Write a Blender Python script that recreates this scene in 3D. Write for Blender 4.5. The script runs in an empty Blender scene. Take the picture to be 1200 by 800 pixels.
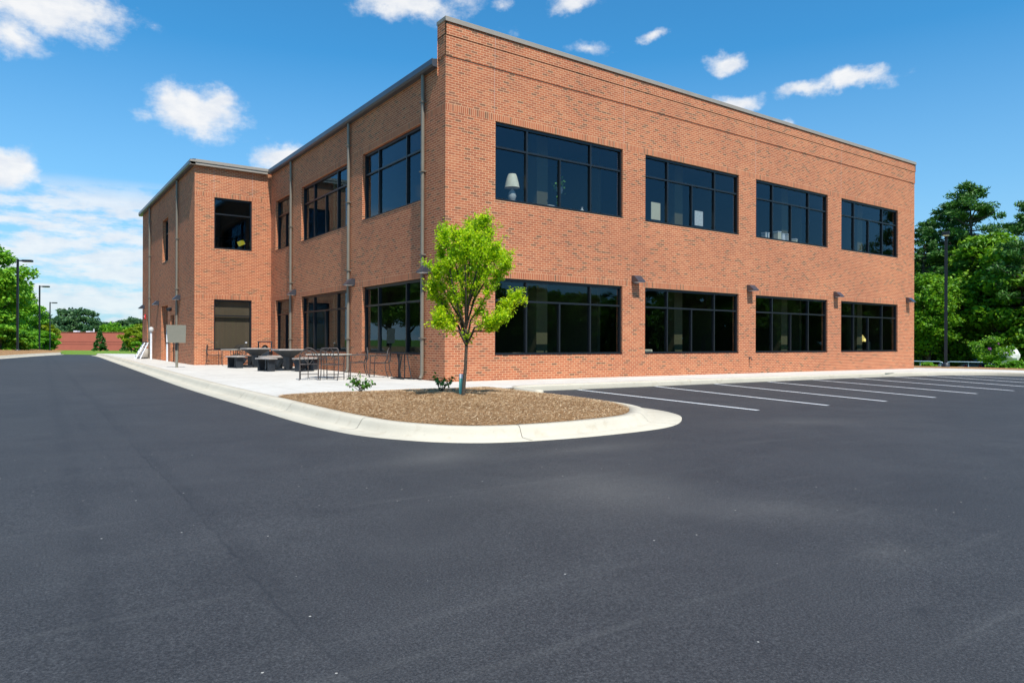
import bpy, bmesh, math, random
import numpy as np
from mathutils import Vector, Matrix
PI = math.pi
scene = bpy.context.scene
C = scene.collection
random.seed(7)

# ------------------------------------------------------------------ camera numbers (fitted from the photograph)
F_, Y0, YAW, CX, CY, CZ, ROLL = 821.762, 401.295, 0.6152285, -9.64455, -16.8553, 1.09214, 0.0032
def ray(px, py):
    a = px - 600; b = py - Y0
    u = a*math.cos(ROLL) + b*math.sin(ROLL); v = -a*math.sin(ROLL) + b*math.cos(ROLL)
    s, c = math.sin(YAW), math.cos(YAW)
    S = u/F_
    return Vector((s + S*c, c - S*s, -v/F_))
def at(px, py, t):                       # a point of the place at depth t (metres) in the viewing direction
    return Vector((CX, CY, CZ)) + ray(px, py)*t
def P(x, y, h=0.0):                      # the gently tilted site plane: h = 0 is the paving, -0.15 the asphalt
    return h - 0.0047*x + 0.003*y
def smooth(a):
    a = min(1, max(0, a)); return a*a*(3-2*a)
def terrain(x, y):
    z = P(x, y, -0.21)
    if y > 57: z -= 0.0125*(min(y, 215)-57) + max(0, min(y, 400)-215)*0.003
    if x > 27 and y < 60: z += 0.12*smooth((x-27)/3)
    if x > 31.5: z -= 1.35*smooth((x-31.5)/14)
    return z

# ------------------------------------------------------------------ materials
M = {}
def new_mat(name):
    m = bpy.data.materials.new(name); m.use_nodes = True
    nt = m.node_tree; b = nt.nodes['Principled BSDF']
    M[name] = m
    return m, nt, b
def nd(nt, typ, **kw):
    n = nt.nodes.new(typ)
    for k, v in kw.items():
        if k.startswith('i_'):
            key = k[2:]
            n.inputs[int(key) if key.isdigit() else key].default_value = v
        else: setattr(n, k, v)
    return n
def lk(nt, a, b): nt.links.new(a, b)
def ramp(nt, fac, stops, interp='LINEAR'):
    r = nt.nodes.new('ShaderNodeValToRGB'); r.color_ramp.interpolation = interp
    el = r.color_ramp.elements
    while len(el) < len(stops): el.new(0.5)
    for e, (p, c) in zip(el, stops):
        e.position = p; e.color = (*c, 1) if len(c) == 3 else c
    if fac is not None: lk(nt, fac, r.inputs[0])
    return r
def mth(nt, op, a, b=None, c=None, clamp=False):
    n = nt.nodes.new('ShaderNodeMath'); n.operation = op; n.use_clamp = clamp
    for i, v in enumerate((a, b, c)):
        if v is None: continue
        if isinstance(v, (int, float)): n.inputs[i].default_value = v
        else: lk(nt, v, n.inputs[i])
    return n.outputs[0]
def mixc(nt, fac, a, b, blend='MIX'):
    n = nt.nodes.new('ShaderNodeMix'); n.data_type = 'RGBA'; n.blend_type = blend
    for i, v in ((0, fac), (6, a), (7, b)):
        if isinstance(v, (int, float)): n.inputs[i].default_value = v
        elif isinstance(v, tuple): n.inputs[i].default_value = (*v, 1) if len(v) == 3 else v
        else: lk(nt, v, n.inputs[i])
    return n.outputs[2]
def noise(nt, vec, scale, detail=4, rough=0.55, dist=0.0):
    n = nd(nt, 'ShaderNodeTexNoise'); n.inputs['Scale'].default_value = scale
    n.inputs['Detail'].default_value = detail; n.inputs['Roughness'].default_value = rough
    n.inputs['Distortion'].default_value = dist
    if vec is not None: lk(nt, vec, n.inputs['Vector'])
    return n.outputs['Fac']
def bump(nt, b, h, strength=0.3, dist=0.01):
    n = nd(nt, 'ShaderNodeBump'); n.inputs['Strength'].default_value = strength; n.inputs['Distance'].default_value = dist
    lk(nt, h, n.inputs['Height']); lk(nt, n.outputs[0], b.inputs['Normal'])
def simple(name, col, rough=0.5, metal=0.0, var=0.12, nscale=8.0, spec=0.5, bmp=0.0, emit=None):
    m, nt, b = new_mat(name)
    tc = nd(nt, 'ShaderNodeTexCoord')
    f = noise(nt, tc.outputs['Object'], nscale, 5)
    r = ramp(nt, f, [(0.3, tuple(c*(1-var) for c in col)), (0.7, tuple(min(1, c*(1+var)) for c in col))])
    lk(nt, r.outputs[0], b.inputs['Base Color'])
    b.inputs['Roughness'].default_value = rough; b.inputs['Metallic'].default_value = metal
    b.inputs['Specular IOR Level'].default_value = spec
    if bmp: bump(nt, b, noise(nt, tc.outputs['Object'], nscale*6, 4), bmp, 0.004)
    if emit:
        b.inputs['Emission Color'].default_value = (*emit[0], 1); b.inputs['Emission Strength'].default_value = emit[1]
    return m

def brick_mat(name, soldier=False):
    m, nt, b = new_mat(name)
    uv = nd(nt, 'ShaderNodeUVMap'); uv.uv_map = 'UVMap'
    br = nd(nt, 'ShaderNodeTexBrick')
    lk(nt, uv.outputs[0], br.inputs['Vector'])
    br.inputs['Color1'].default_value = (0, 0, 0, 1); br.inputs['Color2'].default_value = (1, 1, 1, 1); br.inputs['Mortar'].default_value = (.5, .5, .5, 1)
    br.inputs['Scale'].default_value = 1.0
    br.inputs['Brick Width'].default_value = 0.2032; br.inputs['Row Height'].default_value = 0.0677
    br.inputs['Mortar Size'].default_value = 0.0066; br.inputs['Mortar Smooth'].default_value = 0.15
    br.offset = 0.0 if soldier else 0.5
    br.inputs['Bias'].default_value = 0.0
    col = ramp(nt, br.outputs['Color'], [(0.0, (0.19, 0.088, 0.048)), (0.08, (0.26, 0.10, 0.053)), (0.15, (0.35, 0.106, 0.051)), (0.45, (0.40, 0.117, 0.053)),
                                          (0.7, (0.45, 0.135, 0.060)), (0.88, (0.43, 0.142, 0.065)), (1.0, (0.48, 0.168, 0.080))])
    tc = nd(nt, 'ShaderNodeTexCoord')
    fine = noise(nt, tc.outputs['Object'], 60, 3)
    big = noise(nt, tc.outputs['Object'], 0.35, 3)
    c1 = mixc(nt, 0.35, col.outputs[0], ramp(nt, fine, [(0.3, (0.4, 0.4, 0.4)), (0.7, (0.62, 0.6, 0.6))]).outputs[0], 'OVERLAY')
    c2 = mixc(nt, br.outputs['Fac'], c1, (0.68, 0.41, 0.235))
    c3 = mixc(nt, 0.5, c2, ramp(nt, big, [(0.35, (0.42, 0.42, 0.43)), (0.65, (0.58, 0.57, 0.55))]).outputs[0], 'OVERLAY')
    lk(nt, c3, b.inputs['Base Color'])
    b.inputs['Roughness'].default_value = 0.88; b.inputs['Specular IOR Level'].default_value = 0.25
    h = mth(nt, 'SUBTRACT', mth(nt, 'MULTIPLY', fine, 0.25), br.outputs['Fac'])
    bump(nt, b, h, 0.5, 0.006)
    return m
brick_mat('brick'); brick_mat('brick_soldier', True)

def asphalt():
    m, nt, b = new_mat('asphalt')
    tc = nd(nt, 'ShaderNodeTexCoord'); o = tc.outputs['Object']
    f1 = noise(nt, o, 85, 5, 0.85); f2 = noise(nt, o, 38, 4, 0.6); f3 = noise(nt, o, 1.1, 5, 0.6, 0.6); f4 = noise(nt, o, 0.16, 4, 0.5)
    c = ramp(nt, f1, [(0.34, (0.013, 0.0132, 0.0145)), (0.5, (0.038, 0.038, 0.0405)), (0.66, (0.088, 0.088, 0.090))]).outputs[0]
    c = mixc(nt, 0.55, c, ramp(nt, f2, [(0.3, (0.36, 0.36, 0.36)), (0.7, (0.6, 0.6, 0.6))]).outputs[0], 'OVERLAY')
    c = mixc(nt, 0.6, c, ramp(nt, f3, [(0.3, (0.37, 0.37, 0.38)), (0.7, (0.61, 0.61, 0.6))]).outputs[0], 'OVERLAY')
    c = mixc(nt, 0.45, c, ramp(nt, f4, [(0.35, (0.40, 0.41, 0.42)), (0.65, (0.58, 0.57, 0.56))]).outputs[0], 'OVERLAY')
    # pale dust drifted over the asphalt in front of the island, dark damp-looking spot, paving seams and tyre tracks
    sep = nd(nt, 'ShaderNodeSeparateXYZ'); lk(nt, o, sep.inputs[0]); X, Y = sep.outputs[0], sep.outputs[1]
    wob = mth(nt, 'MULTIPLY', mth(nt, 'SUBTRACT', noise(nt, o, 0.5, 3), 0.5), 1.1)
    wobf = mth(nt, 'MULTIPLY', mth(nt, 'SUBTRACT', noise(nt, o, 5, 4), 0.5), 0.10)
    def spot(x, y, rx, ry, amt, ang=0.0):
        mp = nd(nt, 'ShaderNodeMapping'); mp.vector_type = 'TEXTURE'
        mp.inputs['Location'].default_value = (x, y, 0); mp.inputs['Rotation'].default_value = (0, 0, ang); mp.inputs['Scale'].default_value = (rx, ry, 1000)
        lk(nt, o, mp.inputs[0])
        ln = nd(nt, 'ShaderNodeVectorMath'); ln.operation = 'LENGTH'; lk(nt, mp.outputs[0], ln.inputs[0])
        g = mth(nt, 'SUBTRACT', 1.0, mth(nt, 'ADD', ln.outputs['Value'], mth(nt, 'MULTIPLY', wob, 0.8)), clamp=True)
        return mth(nt, 'MULTIPLY', mth(nt, 'MULTIPLY', g, g), amt)
    dust = None
    for s in ((-5.5, -12.3, 1.9, 1.8, 0.20, 0.3), (-5.9, -10.2, 1.6, .9, 0.26, 0.4), (-4.9, -13.7, 1.4, 1.1, 0.14, -0.6), (-4.2, -10.6, 2.5, 0.6, 0.18, 0.0), (0.6, -10.2, 3.0, .9, .10, -.3), (-5.35, -14.7, .6, .4, .16, .2)):
        d = spot(*s); dust = d if dust is None else mth(nt, 'MAXIMUM', dust, d)
    dust = mth(nt, 'MULTIPLY', dust, ramp(nt, f2, [(0.25, (0.55,)*3), (0.6, (1,)*3)]).outputs[0])
    c = mixc(nt, dust, c, (0.23, 0.215, 0.19))
    sm = nd(nt, 'ShaderNodeMapping'); sm.inputs['Scale'].default_value = (.35, 5.0, 1); sm.inputs['Rotation'].default_value = (0, 0, .35); lk(nt, o, sm.inputs[0])
    c = mixc(nt, ramp(nt, noise(nt, sm.outputs[0], 1.0, 6, .65), [(0.60, (0,)*3), (0.80, (0.30,)*3)]).outputs[0], c, (0.12, 0.118, 0.112))
    vp_ = nd(nt, 'ShaderNodeTexVoronoi'); vp_.inputs['Scale'].default_value = 46.0; lk(nt, o, vp_.inputs['Vector'])
    c = mixc(nt, mth(nt, 'MULTIPLY', mth(nt, 'LESS_THAN', vp_.outputs['Distance'], mth(nt, 'MULTIPLY', f2, .42)), .5), c, (0.014, 0.015, 0.017))
    dark = spot(-6.15, -15.27, 0.16, 0.10, .55)
    def line(a0, slope, w, amt):           # seam running mostly along +y:  x = a0 + slope*y
        dx = mth(nt, 'ADD', mth(nt, 'SUBTRACT', X, mth(nt, 'MULTIPLY_ADD', Y, slope, a0)), mth(nt, 'ADD', wobf, mth(nt, 'MULTIPLY', wob, 0.10)))
        g = mth(nt, 'SUBTRACT', 1.0, mth(nt, 'DIVIDE', mth(nt, 'ABSOLUTE', dx), w), clamp=True)
        return mth(nt, 'MULTIPLY', g, amt)
    seam = mth(nt, 'MAXIMUM', mth(nt, 'MAXIMUM', line(-8.40, 0.016, 0.018, 0.70), line(-8.34, 0.016, 0.09, 0.30)), mth(nt, 'MAXIMUM', line(-9.0, 0.025, 0.13, 0.30), dark))
    seam = mth(nt, 'MAXIMUM', seam, line(-8.85, 0.0, 0.05, 0.16))
    seam = mth(nt, 'MULTIPLY', seam, ramp(nt, noise(nt, o, 1.7, 3), [(0.35, (0.25,)*3), (0.6, (1,)*3)]).outputs[0])
    c = mixc(nt, seam, c, (0.016, 0.017, 0.02))
    # scattered pale grit
    vo = nd(nt, 'ShaderNodeTexVoronoi'); vo.inputs['Scale'].default_value = 9.0; lk(nt, o, vo.inputs['Vector'])
    vo.inputs['Randomness'].default_value = 1.0
    sc = nd(nt, 'ShaderNodeSeparateColor'); lk(nt, vo.outputs['Color'], sc.inputs[0])
    g = mth(nt, 'MULTIPLY', mth(nt, 'LESS_THAN', vo.outputs['Distance'], 0.055), mth(nt, 'LESS_THAN', sc.outputs[0], 0.24))
    c = mixc(nt, mth(nt, 'MULTIPLY', g, 0.75), c, (0.5, 0.47, 0.42))
    lk(nt, c, b.inputs['Base Color'])
    b.inputs['Roughness'].default_value = 0.72; b.inputs['Specular IOR Level'].default_value = 0.35
    bump(nt, b, mth(nt, 'ADD', f1, mth(nt, 'MULTIPLY', f2, 0.8)), 0.55, 0.006)
asphalt()

def concrete(name, base, joints=True, jw=1.52, jh=1.52):
    m, nt, b = new_mat(name)
    tc = nd(nt, 'ShaderNodeTexCoord'); o = tc.outputs['Object']
    f1 = noise(nt, o, 90, 4, 0.6); f2 = noise(nt, o, 0.9, 5, 0.6); f3 = noise(nt, o, 5.0, 4)
    c = ramp(nt, f2, [(0.3, tuple(v*0.90 for v in base)), (0.7, tuple(min(1, v*1.05) for v in base))]).outputs[0]
    c = mixc(nt, 0.25, c, ramp(nt, f1, [(0.3, (0.42,)*3), (0.7, (0.58,)*3)]).outputs[0], 'OVERLAY')
    c = mixc(nt, ramp(nt, f3, [(0.56, (0,)*3), (0.76, (0.42,)*3)]).outputs[0], c, (0.36, 0.28, 0.18))
    c = mixc(nt, ramp(nt, noise(nt, o, 16, 5, .7), [(0.60, (0,)*3), (0.72, (0.22,)*3)]).outputs[0], c, (0.16, 0.15, 0.14))
    if joints:
        br = nd(nt, 'ShaderNodeTexBrick'); lk(nt, o, br.inputs['Vector']); br.offset = 0.0
        br.inputs['Scale'].default_value = 1; br.inputs['Brick Width'].default_value = jw; br.inputs['Row Height'].default_value = jh
        br.inputs['Mortar Size'].default_value = 0.006; br.inputs['Mortar Smooth'].default_value = 0.2
        br.inputs['Color1'].default_value = (0.46, 0.46, 0.46, 1); br.inputs['Color2'].default_value = (0.54, 0.54, 0.54, 1)
        c = mixc(nt, 0.3, c, br.outputs['Color'], 'OVERLAY')
        c = mixc(nt, mth(nt, 'MULTIPLY', br.outputs['Fac'], 0.55), c, (0.25, 0.23, 0.2))
        bump(nt, b, mth(nt, 'SUBTRACT', mth(nt, 'MULTIPLY', f1, 0.3), br.outputs['Fac']), 0.3, 0.008)
    else: bump(nt, b, f1, 0.2, 0.004)
    lk(nt, c, b.inputs['Base Color']); b.inputs['Roughness'].default_value = 0.85
    b.inputs['Specular IOR Level'].default_value = 0.3
concrete('concrete', (0.57, 0.53, 0.47)); concrete('kerb_concrete', (0.54, 0.48, 0.375), False)

def paint():
    m, nt, b = new_mat('line_paint')
    tc = nd(nt, 'ShaderNodeTexCoord'); o = tc.outputs['Object']
    f = noise(nt, o, 45, 4, 0.7); f2 = noise(nt, o, 2.0, 3)
    wear = mth(nt, 'MULTIPLY', ramp(nt, f, [(0.55, (0,)*3), (0.7, (1,)*3)]).outputs[0], ramp(nt, f2, [(0.4, (0.15,)*3), (0.65, (0.8,)*3)]).outputs[0])
    lk(nt, mixc(nt, wear, (0.72, 0.73, 0.73), (0.12, 0.12, 0.13)), b.inputs['Base Color']); b.inputs['Roughness'].default_value = 0.6
paint()

def straw():
    m, nt, b = new_mat('pine_straw')
    tc = nd(nt, 'ShaderNodeTexCoord'); o = tc.outputs['Object']
    f1 = noise(nt, o, 26, 6, 0.75, 2.2); f2 = noise(nt, o, 1.4, 4); f3 = noise(nt, o, 90, 3, .6, 1.0)
    c = ramp(nt, f1, [(0.32, (0.10, 0.048, 0.02)), (0.5, (0.37, 0.205, 0.095)), (0.66, (0.58, 0.38, 0.20))]).outputs[0]
    c = mixc(nt, 0.6, c, ramp(nt, f2, [(0.3, (0.38, 0.36, 0.33)), (0.7, (0.6, 0.6, 0.6))]).outputs[0], 'OVERLAY')
    c = mixc(nt, 0.5, c, ramp(nt, f3, [(0.3, (0.3,)*3), (0.7, (0.68,)*3)]).outputs[0], 'OVERLAY')
    lk(nt, c, b.inputs['Base Color']); b.inputs['Roughness'].default_value = 0.95; b.inputs['Specular IOR Level'].default_value = 0.1
    bump(nt, b, mth(nt, 'ADD', f1, f3), 0.9, 0.03)
    m, nt, b = new_mat('straw_blade')
    gi = nd(nt, 'ShaderNodeNewGeometry')
    r = ramp(nt, gi.outputs['Random Per Island'], [(0, (0.12, 0.055, 0.022)), (0.4, (0.43, 0.26, 0.125)), (0.8, (0.62, 0.43, 0.24)), (1, (0.74, 0.57, 0.37))])
    lk(nt, r.outputs[0], b.inputs['Base Color']); b.inputs['Roughness'].default_value = 0.8
straw()

def ground_mat():
    m, nt, b = new_mat('lawn')
    tc = nd(nt, 'ShaderNodeTexCoord'); o = tc.outputs['Object']
    f1 = noise(nt, o, 3, 6, 0.7); f2 = noise(nt, o, 0.12, 4)
    c = ramp(nt, f1, [(0.3, (0.08, 0.15, 0.02)), (0.7, (0.19, 0.29, 0.045))]).outputs[0]
    c = mixc(nt, 0.6, c, ramp(nt, f2, [(0.35, (0.4, 0.42, 0.36)), (0.65, (0.62, 0.6, 0.45))]).outputs[0], 'OVERLAY')
    sep = nd(nt, 'ShaderNodeSeparateXYZ'); lk(nt, o, sep.inputs[0])
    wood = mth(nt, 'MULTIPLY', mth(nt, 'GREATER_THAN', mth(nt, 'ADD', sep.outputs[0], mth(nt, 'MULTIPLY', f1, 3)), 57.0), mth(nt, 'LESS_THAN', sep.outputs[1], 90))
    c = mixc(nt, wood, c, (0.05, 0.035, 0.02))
    lk(nt, c, b.inputs['Base Color']); b.inputs['Roughness'].default_value = 0.95; b.inputs['Specular IOR Level'].default_value = 0.1
    bump(nt, b, f1, 0.5, 0.05)
ground_mat()

def leaf_mat(name, stops, rough=0.55, trans=0.35):
    m, nt, b = new_mat(name)
    gi = nd(nt, 'ShaderNodeNewGeometry'); tc = nd(nt, 'ShaderNodeTexCoord')
    oi = nd(nt, 'ShaderNodeObjectInfo')
    v = mth(nt, 'ADD', mth(nt, 'MULTIPLY', gi.outputs['Random Per Island'], 0.6), mth(nt, 'MULTIPLY', noise(nt, tc.outputs['Object'], 0.6, 2), 0.4))
    v = mth(nt, 'ADD', v, mth(nt, 'MULTIPLY', mth(nt, 'SUBTRACT', oi.outputs['Random'], 0.5), 0.25), clamp=True)
    r = ramp(nt, v, stops)
    lk(nt, r.outputs[0], b.inputs['Base Color']); b.inputs['Roughness'].default_value = rough
    b.inputs['Specular IOR Level'].default_value = 0.35
    t = nd(nt, 'ShaderNodeBsdfTranslucent'); lk(nt, r.outputs[0], t.inputs[0])
    mx = nd(nt, 'ShaderNodeMixShader'); mx.inputs[0].default_value = trans
    lk(nt, b.outputs[0], mx.inputs[1]); lk(nt, t.outputs[0], mx.inputs[2])
    lk(nt, mx.outputs[0], nt.nodes['Material Output'].inputs[0])
leaf_mat('leaf_young', [(0.1, (0.24, 0.44, 0.004)), (0.4, (0.50, 0.72, 0.008)), (0.7, (0.74, 0.82, 0.012)), (1.0, (0.92, 0.78, 0.05))], 0.5, 0.5)
leaf_mat('leaf_wood', [(0.1, (0.035, 0.12, 0.008)), (0.5, (0.13, 0.31, 0.014)), (0.85, (0.27, 0.46, 0.02)), (1, (0.36, 0.50, 0.03))])
leaf_mat('leaf_pine', [(0.1, (0.022, 0.08, 0.014)), (0.5, (0.06, 0.17, 0.024)), (0.9, (0.12, 0.26, 0.035))], 0.5, 0.2)
leaf_mat('leaf_bright', [(0.1, (0.05, 0.18, 0.01)), (0.5, (0.15, 0.38, 0.018)), (0.9, (0.30, 0.52, 0.03))])
leaf_mat('leaf_yellow', [(0.1, (0.14, 0.24, 0.008)), (0.5, (0.3, 0.4, 0.015)), (0.9, (0.48, 0.45, 0.03))], 0.5, 0.45)
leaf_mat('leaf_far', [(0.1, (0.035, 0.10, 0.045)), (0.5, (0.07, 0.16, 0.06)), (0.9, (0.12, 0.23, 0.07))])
leaf_mat('leaf_holly', [(0.1, (0.03, 0.10, 0.01)), (0.5, (0.10, 0.25, 0.025)), (0.9, (0.24, 0.38, 0.05))], 0.35, 0.2)
leaf_mat('blossom', [(0.1, (0.25, 0.05, 0.22)), (0.9, (0.5, 0.16, 0.45))])
simple('bark', (0.09, 0.07, 0.055), 0.9, 0, 0.45, 12, 0.2, 0.6)
simple('bark_young', (0.075, 0.058, 0.042), 0.85, 0, 0.5, 30, 0.2, 0.5)
simple('black_frame', (0.010, 0.011, 0.013), 0.38, 0.0, 0.1)
simple('bronze', (0.12, 0.135, 0.165), 0.28, 0.75, 0.1)
simple('taupe_metal', (0.20, 0.17, 0.13), 0.45, 0.15, 0.08, 3)
simple('coping_metal', (0.30, 0.255, 0.205), 0.5, 0.0, 0.08, 2)
simple('gutter_metal', (0.10, 0.11, 0.13), 0.35, 0.5, 0.08, 2)
simple('sealant', (0.50, 0.33, 0.26), 0.8)
simple('roofing', (0.35, 0.34, 0.32), 0.9)
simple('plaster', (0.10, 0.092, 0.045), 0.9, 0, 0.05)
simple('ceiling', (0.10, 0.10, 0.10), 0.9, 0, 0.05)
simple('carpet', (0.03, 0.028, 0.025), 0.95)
simple('brown_shade', (0.17, 0.115, 0.07), 0.9, 0, 0.04)
simple('pole_black', (0.012, 0.013, 0.016), 0.4, 0.2)
simple('wrought', (0.07, 0.056, 0.05), 0.5, 0.3)
simple('wrought_dark', (0.025, 0.024, 0.024), 0.5, 0.3)
simple('tan_top', (0.34, 0.30, 0.27), 0.7)
simple('light_top', (0.55, 0.52, 0.45), 0.5)
simple('slate_metal', (0.022, 0.028, 0.036), 0.45, 0.1)
simple('white_plastic', (0.75, 0.76, 0.78), 0.4)
simple('mint_plastic', (0.16, 0.56, 0.48), 0.4, 0, 0.05)
simple('red_paint', (0.62, 0.03, 0.03), 0.35)
simple('cream', (0.78, 0.72, 0.55), 0.8)
simple('card', (0.62, 0.58, 0.42), 0.8, 0, 0.04)
simple('papers', (0.6, 0.62, 0.62), 0.8, 0, .3, 20)
simple('yellow_paint', (0.65, 0.55, 0.04), 0.5)
simple('lamp_yellow', (0.7, 0.6, 0.2), 0.8, emit=((1.0, 0.75, 0.2), 0.7))
simple('sign_back', (0.245, 0.22, 0.165), 0.5, 0.1, 0.05)
simple('red_block', (0.42, 0.105, 0.07), 0.85, 0, 0.06, .5)
simple('red_block_dark', (0.22, 0.055, 0.04), 0.85)
simple('rail_blue', (0.33, 0.42, 0.52), 0.45, 0.2)
simple('car_silver', (0.42, 0.46, 0.5), 0.25, 0.5)
simple('car_blue', (0.03, 0.1, 0.16), 0.25, 0.4)
simple('car_white', (0.7, 0.72, 0.74), 0.25, 0.0)
simple('tyre', (0.02, 0.02, 0.02), 0.8)
simple('boulder', (0.62, 0.60, 0.56), 0.9, 0, 0.2, 3, .3, .6)
simple('pot', (0.5, 0.5, 0.48), 0.6)
simple('clay', (0.45, 0.40, 0.34), 0.8)

def glass_mat(name, tint, ior):
    m, nt, b = new_mat(name); nt.nodes.remove(b)
    lw = nd(nt, 'ShaderNodeLayerWeight'); lw.inputs['Blend'].default_value = 0.5; f0 = ((ior-1)/(ior+1))**2
    schlick = mth(nt, 'MULTIPLY_ADD', mth(nt, 'POWER', lw.outputs['Facing'], 5.0), 1-f0, f0)     # same from both sides of the pane
    tr = nd(nt, 'ShaderNodeBsdfTransparent'); tr.inputs[0].default_value = (*tint, 1)
    gl = nd(nt, 'ShaderNodeBsdfGlossy'); gl.inputs['Roughness'].default_value = 0.0; gl.inputs[0].default_value = (0.55, 0.80, 1, 1)
    tc = nd(nt, 'ShaderNodeTexCoord')
    bp = nd(nt, 'ShaderNodeBump'); bp.inputs['Strength'].default_value = 0.04; bp.inputs['Distance'].default_value = 0.02
    lk(nt, noise(nt, tc.outputs['Object'], 0.8, 2), bp.inputs['Height']); lk(nt, bp.outputs[0], gl.inputs['Normal'])
    mx = nd(nt, 'ShaderNodeMixShader'); lk(nt, schlick, mx.inputs[0]); lk(nt, tr.outputs[0], mx.inputs[1]); lk(nt, gl.outputs[0], mx.inputs[2])
    lk(nt, mx.outputs[0], nt.nodes['Material Output'].inputs[0])
glass_mat('glass', (0.66, 0.70, 0.70), 1.64)
glass_mat('car_glass', (0.2, 0.22, 0.22), 1.6)

# ------------------------------------------------------------------ object helpers
def tag(o, label=None, cat=None, group=None, kind=None):
    if label: o['label'] = label
    if cat: o['category'] = cat
    if group: o['group'] = group
    if kind: o['kind'] = kind
    return o
def empty(name, loc, rz=0.0, label=None, cat=None, group=None):
    o = bpy.data.objects.new(name, None); C.objects.link(o); o.location = loc; o.rotation_euler = (0, 0, rz)
    o.empty_display_size = 0.2
    return tag(o, label, cat, group)
class MB:
    """collects shapes into one mesh"""
    def __init__(s): s.v = []; s.f = []; s.m = []; s.uv = {}; s.sm = []
    def face(s, pts, mi=0, uvs=None, smooth=False):
        n = len(s.v); s.v += [tuple(p) for p in pts]; s.f.append(tuple(range(n, n+len(pts)))); s.m.append(mi); s.sm.append(smooth)
        if uvs: s.uv[len(s.f)-1] = uvs
        return s
    def raw(s, vs, fs, mi=0, smooth=False):
        n = len(s.v); s.v += [tuple(p) for p in vs]
        for f in fs: s.f.append(tuple(i+n for i in f)); s.m.append(mi); s.sm.append(smooth)
        return s
    def box(s, x0, x1, y0, y1, z0, z1, mi=0, bev=0.0, mat=None):
        if bev > 0:
            bm = bmesh.new(); bmesh.ops.create_cube(bm, size=1)
            for v in bm.verts: v.co = Vector(((x0+x1)/2+v.co.x*(x1-x0), (y0+y1)/2+v.co.y*(y1-y0), (z0+z1)/2+v.co.z*(z1-z0)))
            bmesh.ops.bevel(bm, geom=bm.edges[:], offset=bev, segments=2, affect='EDGES', profile=0.5)
            bm.verts.index_update()
            vs = [v.co.copy() for v in bm.verts]; fs = [[v.index for v in f.verts] for f in bm.faces]; bm.free()
        else:
            vs = [Vector(p) for p in ((x0,y0,z0),(x1,y0,z0),(x1,y1,z0),(x0,y1,z0),(x0,y0,z1),(x1,y0,z1),(x1,y1,z1),(x0,y1,z1))]
            fs = [(3,2,1,0),(4,5,6,7),(0,1,5,4),(1,2,6,5),(2,3,7,6),(3,0,4,7)]
        if mat is not None: vs = [mat @ v for v in vs]
        return s.raw(vs, fs, mi)
    def prism(s, poly, frame, d0, d1, mi=0):
        """poly: 2D outline; frame(a, b, d) -> xyz; extruded from d0 to d1"""
        n = len(poly); vs = [frame(a, b, d0) for a, b in poly] + [frame(a, b, d1) for a, b in poly]
        fs = [tuple(range(n))[::-1], tuple(range(n, 2*n))] + [(i, (i+1) % n, n+(i+1) % n, n+i) for i in range(n)]
        return s.raw(vs, fs, mi)
    def tube(s, pts, r, seg=8, mi=0, caps=True):
        pts = [Vector(p) for p in pts]; rr = r if isinstance(r, (list, tuple)) else [r]*len(pts)
        vs = []; fs = []; up = None
        for i, p in enumerate(pts):
            d = (pts[min(i+1, len(pts)-1)] - pts[max(i-1, 0)])
            d = d.normalized() if d.length > 1e-9 else Vector((0, 0, 1))
            if up is None:
                up = Vector((0, 0, 1)) if abs(d.z) < 0.9 else Vector((1, 0, 0))
            a = d.cross(up)
            if a.length < 1e-6: a = d.orthogonal()
            a.normalize(); b = d.cross(a).normalized(); up = -b if False else a.cross(d)*1.0
            for k in range(seg):
                t = 2*PI*k/seg; vs.append(p + (a*math.cos(t) + b*math.sin(t))*rr[i])
        for i in range(len(pts)-1):
            for k in range(seg):
                fs.append((i*seg+k, i*seg+(k+1) % seg, (i+1)*seg+(k+1) % seg, (i+1)*seg+k))
        s.raw(vs, fs, mi, True)
        if caps: s.raw([vs[k] for k in range(seg)], [tuple(range(seg))[::-1]], mi); s.raw(vs[-seg:], [tuple(range(seg))], mi)
        return s
    def lathe(s, prof, cx=0, cy=0, cz=0, seg=20, mi=0, smooth=True):
        vs = []; fs = []
        for r, z in prof:
            for k in range(seg):
                t = 2*PI*k/seg; vs.append((cx+r*math.cos(t), cy+r*math.sin(t), cz+z))
        for i in range(len(prof)-1):
            for k in range(seg):
                fs.append((i*seg+k, i*seg+(k+1) % seg, (i+1)*seg+(k+1) % seg, (i+1)*seg+k))
        s.raw(vs, fs, mi, smooth)
        s.raw(vs[:seg], [tuple(range(seg))[::-1]], mi); s.raw(vs[-seg:], [tuple(range(seg))], mi)
        return s
    def build(s, name, mats, parent=None, loc=None, rz=0.0):
        me = bpy.data.meshes.new(name); me.from_pydata(s.v, [], s.f)
        if isinstance(mats, str): mats = [mats]
        for k in mats: me.materials.append(M[k])
        me.polygons.foreach_set('material_index', s.m); me.polygons.foreach_set('use_smooth', s.sm)
        if s.uv:
            ul = me.uv_layers.new(name='UVMap')
            for fi, uvs in s.uv.items():
                p = me.polygons[fi]
                for li, uv in zip(p.loop_indices, uvs): ul.data[li].uv = uv
        me.update()
        o = bpy.data.objects.new(name, me); C.objects.link(o)
        if parent is not None: o.parent = parent
        if loc is not None: o.location = loc
        o.rotation_euler = (0, 0, rz)
        return o
def kids(o): return [c for c in bpy.data.objects if c.parent == o]
def copy_tree(o, kidmap, parent=None):
    c = o.copy(); C.objects.link(c)
    if parent is not None: c.parent = parent
    for ch in kidmap.get(o.name, ()): copy_tree(ch, kidmap, c)
    return c
def kidmap_of(root):
    km = {}
    def rec(o):
        km[o.name] = kids(o)
        for c in km[o.name]: rec(c)
    rec(root); return km

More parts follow.
